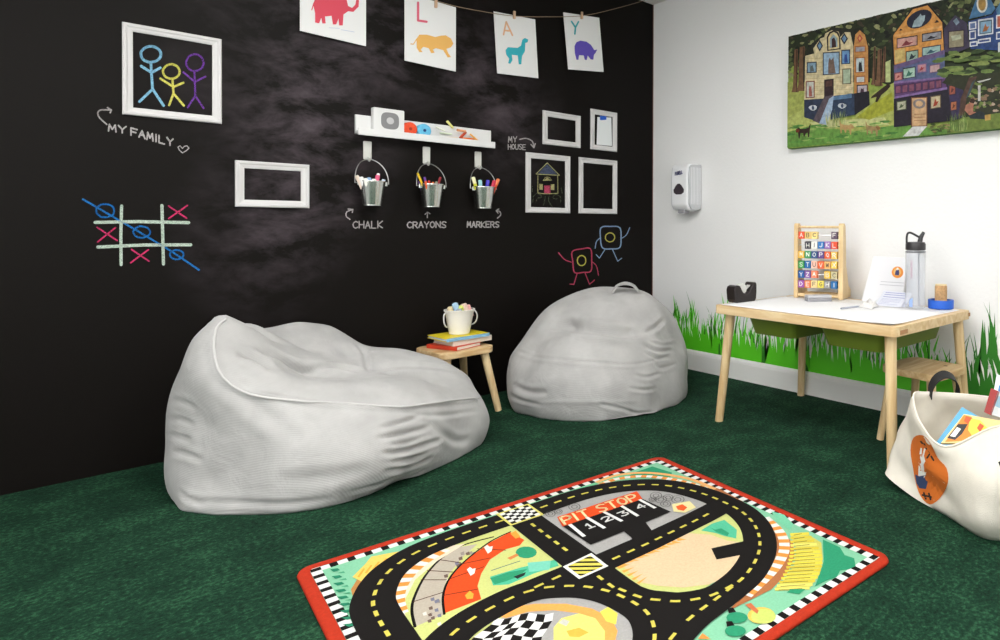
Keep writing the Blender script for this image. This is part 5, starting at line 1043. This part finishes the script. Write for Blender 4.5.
# checker border
for i in range(28):
    for v0, v1 in ((-.28, .30), (23.70, 24.28)):
        w0, w1 = max(i-.5, -.28), min(i+.5, 27.28); RPoly((232, 232, 230), [(w0, v0), (w1, v0), (w1, v1), (w0, v1)]); RPoly(blk_, [(i-.22, v0), (i+.22, v0), (i+.22, v1), (i-.22, v1)])
for j in range(25):
    for u0, u1 in ((-.28, .30), (26.70, 27.28)):
        w0, w1 = max(j-.5, -.28), min(j+.5, 24.28); RPoly((232, 232, 230), [(u0, w0), (u0, w1), (u1, w1), (u1, w0)]); RPoly(blk_, [(u0, j-.22), (u0, j+.22), (u1, j+.22), (u1, j-.22)])
outer = smoothpts([(12.9, 20.9), (10.5, 21.8), (8, 22.1), (5, 21.6), (2.8, 19.8), (1.55, 17), (1.4, 14), (1.4, 10.5), (1.45, 8), (1.7, 6.3), (2.6, 4.4), (3.8, 3.1), (5.6, 2.15), (8, 1.8), (10.5, 1.75), (12.8, 1.8), (15.5, 1.7), (18.1, 1.75), (20.6, 2.35), (22.7, 3.6), (24.3, 5.6), (25.2, 8.4), (25.4, 11), (25.2, 13.4), (24.1, 15.9), (22.1, 18.1), (19.4, 19.6), (16.5, 20.2), (14.4, 20.5)], 6, True)
# kerbs and stands outside the road
def ring(col, cen, r0, r1, a0_, a1_, n_=20, sy=1.):
    z = rz(); p = lambda r_, a: RG(cen[0]+r_*math.cos(math.radians(a)), cen[1]+sy*r_*math.sin(math.radians(a)), z)
    for i in range(n_):
        a, b_ = a0_+(a1_-a0_)*i/n_, a0_+(a1_-a0_)*(i+1)/n_; rmb.poly([p(r0, a), p(r0, b_), p(r1, b_), p(r1, a)], C_(col))
RPoly(grn, [(22.5, .9), (25.8, .8), (26.2, 3.2), (25.2, 4.2), (23.5, 2.2)]); RPoly((112, 196, 150), [(16, .5), (22, .4), (24, 1), (20, 1.3)])
E5 = (590, 440); E4 = (290, 440); E6 = (400, 440)
RX((176, 110, 66), E5, 3.2, [(340, 130), (420, 160), (520, 215), (600, 285), (650, 330), (655, 375), (630, 430), (580, 480), (500, 520), (440, 550), (500, 490), (560, 430), (590, 370), (580, 300), (520, 240), (430, 190)])
RX((206, 200, 96), E5, 3.2, [(640, 300), (690, 298), (740, 330), (745, 380), (735, 430), (705, 472), (590, 478), (620, 450), (655, 400), (660, 350)])
for i in range(16):
    a = i/15; x0, y0_ = 640+18*math.sin(a*3.1)-a*50, 300+a*176; x1, y1_ = 700+48*math.sin(a*2.9)-a*10, 300+a*176-4
    RX(rp.choice([(232, 214, 70), (216, 196, 60), (238, 226, 110)]), E5, 3.2, [(x0, y0_), (x1, y1_), (x1+2, y1_+8), (x0+2, y0_+8)])
    RX((96, 104, 52), E5, 3.2, [(x0+12, y0_+5), (x1-22, y1_+4), (x1-22, y1_+6), (x0+12, y0_+7)])
RX(grn, E5, 3.2, [(745, 320), (800, 345), (815, 370), (845, 380), (850, 405), (830, 415), (800, 420), (790, 440), (760, 450), (720, 470), (735, 430), (748, 390)]); RX(grn, E5, 3.2, [(640, 480), (690, 478), (670, 495), (630, 490)])
RX((120, 205, 165), E5, 3.2, [(580, 230), (620, 240), (650, 270), (640, 290), (600, 262)])
RX((186, 130, 70), E4, 3.2, [(205, 520), (195, 480), (220, 440), (250, 400), (330, 372), (300, 400), (250, 460), (225, 520)])
RX((236, 206, 100), E4, 3.2, [(200, 440), (240, 400), (260, 375), (380, 352), (330, 385), (280, 420), (240, 460)])
for i in range(6): RX((240, 170, 60), E4, 3.2, [(215+i*24, 440-i*13), (235+i*24, 412-i*11), (240+i*24, 414-i*11), (222+i*24, 442-i*13)])
for i in range(9):
    y_ = 430+i*22; RX((36, 130, 96), E4, 3.2, [(128+i*5, y_-14), (152+i*7, y_-18), (160+i*7, y_-12), (140+i*6, y_-6)]); RX((70, 160, 120), E4, 3.2, [(150+i*6, y_-2), (172+i*6, y_-8), (176+i*6, y_-3)])
def kerb(px, off, s_, wd, step=.95):
    pts = [px2r(off[0]+a/s_, off[1]+b_/s_) for a, b_ in px]; pts = smoothpts(pts, 6); strip((232, 232, 226), pts, wd); along(pts, step, step*.5, lambda a, b_, c_: RLine((240, 150, 66), [a, c_], wd, False))
# infield base colours, then roads
RPoly(lime, [(1.9, 12.6), (2, 8), (2.8, 5.5), (5, 3.2), (8, 2.6), (12, 2.6), (12, 11), (12, 20), (3, 20)])
RPoly(lime, [(13.3, 12.6), (24, 11), (24.3, 13), (23, 16), (20, 18.3), (16, 19), (13.3, 17)])
# grey circle at the bottom
cc = (7.9, 17.2)
rad = 4.3
RPoly(gry, [(cc[0]+rad*math.cos(a), cc[1]+rad*math.sin(a)) for a in [2*math.pi*i/40 for i in range(40)]])
# pit area grey
RPoly(gry, [(14, 2.6), (18, 2.7), (21, 3.6), (23.2, 5.6), (24.2, 8), (24.3, 11.4), (13, 11.6), (13, 2.6)])
# infield left art
RX((186, 176, 160), E4, 3.2, [(400, 600), (388, 555), (395, 510), (430, 440), (480, 385), (540, 345), (600, 335), (555, 375), (510, 430), (490, 480), (495, 560)])
RLinepts = lambda off, s_, pts: [px2r(off[0]+a/s_, off[1]+b_/s_) for a, b_ in pts]
RLine(blk_, smoothpts(RLinepts(E4, 3.2, [(400, 600), (390, 550), (398, 505), (432, 438), (485, 380), (550, 340), (650, 312)]), 5), .16); 
for i in range(40):
    a = rp.random(); px_, py_ = 410+a*150+rp.uniform(-8, 60)*(1-a*.4), 575-a*210+rp.uniform(-25, 25)
    RX(rp.choice([(226, 220, 210), (150, 140, 130), (110, 90, 80), (205, 180, 150), (120, 120, 140)]), E4, 3.2, [(px_, py_), (px_+12, py_-5), (px_+14, py_+6), (px_+3, py_+8)])
RX((226, 76, 28), E4, 3.2, [(492, 558), (490, 500), (510, 445), (560, 390), (640, 330), (705, 297), (750, 322), (735, 340), (690, 352), (640, 385), (612, 430), (600, 470), (612, 512)])
RLine(blk_, smoothpts(RLinepts(E4, 3.2, [(494, 560), (490, 500), (512, 443), (562, 388), (640, 328), (705, 296)]), 5), .14)
for a, b_, c_, d in [(490, 500, 600, 480), (508, 448, 620, 408), (545, 400, 640, 380), (600, 350, 690, 355), (395, 520, 490, 490), (420, 450, 500, 450), (475, 385, 545, 395), (440, 420, 520, 425)]: RLine((70, 30, 20), RLinepts(E4, 3.2, [(a, b_), (c_, d)]), .08)
for x, y in [(580, 423), (635, 352)]: RX((238, 236, 226), E4, 3.2, [(x-14, y-6), (x-4, y-14), (x+4, y-8), (x+14, y-10), (x+10, y+6), (x-2, y+14)])
RX((240, 170, 60), E4, 3.2, [(560, 500), (575, 485), (588, 495), (585, 510), (566, 512)]); RX((240, 160, 60), E4, 3.2, [(705, 302), (722, 292), (738, 312), (722, 318)])
RX(grn, E4, 3.2, [(756+34*math.cos(a), 362+19*math.sin(a)) for a in [i*.45 for i in range(14)]]); RX((210, 130, 70), E4, 3.2, [(695, 380), (725, 366), (732, 372), (705, 386)])
RX((80, 190, 150), E4, 3.2, [(640, 440), (740, 410), (850, 385), (860, 405), (780, 430), (700, 465), (650, 468)]); RX(grn, E4, 3.2, [(640, 445), (700, 425), (760, 415), (730, 440), (690, 455), (655, 465)]); RX((120, 205, 180), E4, 3.2, [(760, 395), (835, 388), (830, 418), (765, 425)]); RX((30, 40, 36), E4, 3.2, [(715, 440), (755, 425), (750, 436), (728, 447)]); RLine((40, 90, 110), RLinepts(E4, 3.2, [(645, 420), (735, 390)]), .08)
RX((236, 216, 190), E4, 3.2, [(350, 640), (332, 540), (335, 500), (370, 440), (430, 390), (520, 340), (560, 335), (470, 390), (400, 450), (365, 520), (370, 570), (395, 640)])
kerb([(356, 560), (345, 520), (352, 480), (385, 430), (440, 385), (500, 352)], E4, 3.2, .75)
kerb([(500, 500), (560, 445), (600, 400), (622, 350), (610, 300), (560, 250)], E5, 3.2, .72)
kerb([(25, 148), (80, 128), (160, 118), (240, 124), (320, 140), (390, 165), (440, 190)], E5, 3.2, .5)
strip((240, 180, 110), smoothpts(RLinepts(E5, 3.2, [(20, 138), (80, 116), (160, 107), (240, 112), (330, 130), (400, 160)]), 4), .42)
# tan infield
RX(tan_, E5, 3.2, [(95, 395), (130, 355), (200, 320), (300, 300), (385, 305), (440, 325), (492, 330), (500, 370), (480, 410), (440, 440), (380, 465), (300, 475), (220, 470), (160, 458), (130, 430)])
for i in range(13):
    a = i/12; x, y = 75+a*200, 400-a*85; RX((244, 168, 72), E5, 3.2, [(x, y), (x+34, y+6+4*(i % 2)), (x+6, y+11)])
for i in range(5): RX((244, 168, 72), E5, 3.2, [(85+i*16, 408+i*13), (128+i*14, 400+i*10), (93+i*16, 416+i*12)])
RX((84, 190, 150), E5, 3.2, [(355, 292), (390, 270), (430, 258), (470, 290), (468, 318), (430, 310), (400, 300)]); RX(grn, E5, 3.2, [(385, 282), (400, 290), (420, 285), (445, 300), (440, 310), (405, 298)])
# bottom circle art
RX((244, 168, 84), E6, 3.125, [(280, 545), (340, 528), (420, 515), (520, 515), (600, 530), (660, 560), (680, 600), (670, 640), (640, 640), (640, 600), (610, 565), (560, 545), (480, 535), (400, 540), (330, 560)])
RX((232, 222, 120), E6, 3.125, [(480, 640), (480, 590), (505, 560), (560, 545), (610, 560), (640, 600), (640, 640)]); RX((240, 226, 90), E6, 3.125, [(625, 540), (650, 525), (680, 545), (675, 580), (645, 570)])
RX((240, 180, 70), E6, 3.125, [(520, 600), (560, 590), (590, 605), (560, 620), (530, 618)]); RX((200, 200, 190), E6, 3.125, [(495, 575), (510, 562), (530, 570), (520, 585)])
fl = [(300, 560), (480, 541), (440, 640), (215, 640)]
for i in range(7):
    for j in range(4):
        def fp(a, b_):
            x0, y0_ = fl[0][0]+(fl[3][0]-fl[0][0])*b_, fl[0][1]+(fl[3][1]-fl[0][1])*b_; x1, y1_ = fl[1][0]+(fl[2][0]-fl[1][0])*b_, fl[1][1]+(fl[2][1]-fl[1][1])*b_; return (x0+(x1-x0)*a+6*math.sin(b_*6), y0_+(y1_-y0_)*a+6*math.sin(a*9))
        RX(blk_ if (i+j) % 2 else (234, 234, 232), E6, 3.125, [fp(i/7, j/4), fp((i+1)/7, j/4), fp((i+1)/7, (j+1)/4), fp(i/7, (j+1)/4)])
# bottom right trees
RX((232, 196, 90), E5, 3.2, [(548+44*math.cos(a), 565+27*math.sin(a)) for a in [i*.45 for i in range(14)]]); RX((200, 214, 110), E5, 3.2, [(555+40*math.cos(a), 568+24*math.sin(a)) for a in [i*.45 for i in range(14)]]); RX((200, 110, 70), E5, 3.2, [(495, 530), (515, 525), (540, 550), (535, 560)])
for x, y in [(470, 572), (465, 615)]: RX(grn, E5, 3.2, [(x+34*math.cos(a), y+18*math.sin(a)) for a in [i*.45 for i in range(14)]]); RX(blk_, E5, 3.2, [(x-30, y-30), (x-12, y-32), (x-2, y-18), (x-26, y-14)])
RX((240, 150, 70), E5, 3.2, [(345, 640), (360, 622), (385, 640)])
# roads
W_ = 2.35
strip(blk_, outer, W_, True)
strip(blk_, [(12.7, 3), (12.65, 11.6), (12.6, 15), (12.7, 18)], W_)
strip(blk_, [(13.5, 12.05), (17.3, 11.95), (22.3, 11.6), (24.8, 11.3)], 2.3)
circ = smoothpts([(2.0, 16.8), (2.4, 14.6), (3.4, 13.1), (5.2, 12.15), (7.7, 11.75), (9.2, 12.0), (10.3, 12.7), (11.3, 13.7), (12.1, 15.2), (12.5, 17), (12.5, 18.6), (11.8, 20.2), (10.4, 21.8)], 5)
strip(blk_, circ, W_)
strip(blk_, [(12, 11.6), (9.5, 11.6), (7, 11.6), (4.5, 12.2)], 1.9)
low = smoothpts([(12.6, 15.0), (13.1, 17.0), (13.8, 18.1), (14.6, 19.0), (16.2, 19.8), (18, 19.9)], 5); strip(blk_, low, 1.9)
RPoly(blk_, [(11.5, 17), (13.4, 16.5), (15.5, 19), (16, 21), (12, 21.6)])
RX(blk_, E5, 3.2, [(388, 350), (500, 325), (500, 368), (405, 386)])
for a in (outer+[outer[0]], [(12.7, 3.4), (12.65, 10.2)], [(13.9, 12.2), (17.3, 12.1), (22.3, 11.75), (24.0, 11.5)], circ[4:], [(12.5, 12.9), (12.5, 14.4), (12.55, 15.9)], low, [(11.2, 11.6), (8.4, 11.75)]): dashes(a)
# crossing squares
for cx, cy, h_ in ((12.75, 1.75, 1.3),):
    RPoly((226, 216, 110), [(cx-h_, cy-h_), (cx+h_, cy-h_), (cx+h_, cy+h_), (cx-h_, cy+h_)]); h2 = h_*.86
    for i in range(6):
        for j in range(6): RPoly(blk_ if (i+j) % 2 else (234, 234, 230), [(cx-h2+h2*2*i/6, cy-h2+h2*2*j/6), (cx-h2+h2*2*(i+1)/6, cy-h2+h2*2*j/6), (cx-h2+h2*2*(i+1)/6, cy-h2+h2*2*(j+1)/6), (cx-h2+h2*2*i/6, cy-h2+h2*2*(j+1)/6)])
hx = [(598, 358), (651, 399), (560, 440), (509, 401)]; hq = [px2r(400+a/3.125, 440+b_/3.125) for a, b_ in hx]; hc = np.mean(np.array(hq), 0)
RPoly((234, 234, 230), hq); hi_ = [tuple(hc+(np.array(q)-hc)*.8) for q in hq]; RPoly((222, 210, 90), hi_)
for i in range(5):
    a = (i+.35)/5; b_ = (i+.75)/5; L0 = np.array(hi_[0]); L1 = np.array(hi_[1]); L3 = np.array(hi_[3]); L2 = np.array(hi_[2])
    e0 = lambda s_: L0+(L3-L0)*2*s_ if s_ < .5 else L3+(L2-L3)*(2*s_-1)
    e1 = lambda s_: L0+(L1-L0)*2*s_ if s_ < .5 else L1+(L2-L1)*(2*s_-1)
    RPoly(blk_, [tuple(e0(a)), tuple(e0(b_)), tuple(e1(b_)), tuple(e1(a))])
# pit lane
RX(blk_, E6, 3.125, [(508, 274), (757, 188), (846, 228), (768, 262), (786, 286), (800, 306), (740, 336), (722, 308), (700, 290), (596, 332)])
RX((226, 76, 28), E6, 3.125, [(491, 245), (740, 164), (758, 188), (508, 275)])
ca = [px2r(400+a/3.125, 440+b_/3.125) for a, b_ in [(516, 268), (746, 190), (500, 247), (733, 169)]]
z_ = rz(); text2(rmb, 'PIT STOP', ca[0], ca[1], np.array(ca[2])-np.array(ca[0]), .19, lambda a, b_: RG(a, b_, z_), C_((240, 226, 170)), gap=.35)
for a, b_, c_, d in [(530, 268, 576, 306), (583, 246, 640, 280), (637, 229, 694, 258), (692, 210, 744, 242), (748, 190, 798, 217)]: RLine((234, 234, 232), RLinepts(E6, 3.125, [(a, b_), (c_, d)]), .26, False)
for ch, x, y in (('1', 590, 272), ('2', 645, 250), ('3', 697, 233), ('4', 750, 211)):
    p = np.array(px2r(400+x/3.125, 440+y/3.125)); z_ = rz(); text2(rmb, ch, p+np.array([-.32, .42]), p+np.array([.32, .42]), (0, -.75), .15, lambda a, b_: RG(a, b_, z_), C_((234, 234, 232)))
for x, y, r_ in [(470, 235, 15), (495, 228, 12), (545, 213, 18), (800, 178, 18), (815, 190, 18), (838, 184, 16), (830, 204, 16), (868, 190, 20), (790, 190, 12)]:
    for q in (1., .5): RLine((80, 78, 78), RLinepts(E6, 3.125, [(x+r_*q*math.cos(a), y+r_*.6*q*math.sin(a)) for a in [i*.524 for i in range(13)]]), .05, False)
RX((232, 220, 160), E6, 3.125, [(850, 205), (905, 195), (925, 215), (890, 232), (855, 228)]); RX((228, 90, 40), E6, 3.125, [(862, 212), (882, 205), (898, 215), (886, 226), (868, 222)])
rmb.build('printed_pile', rm, t, recalc=False)
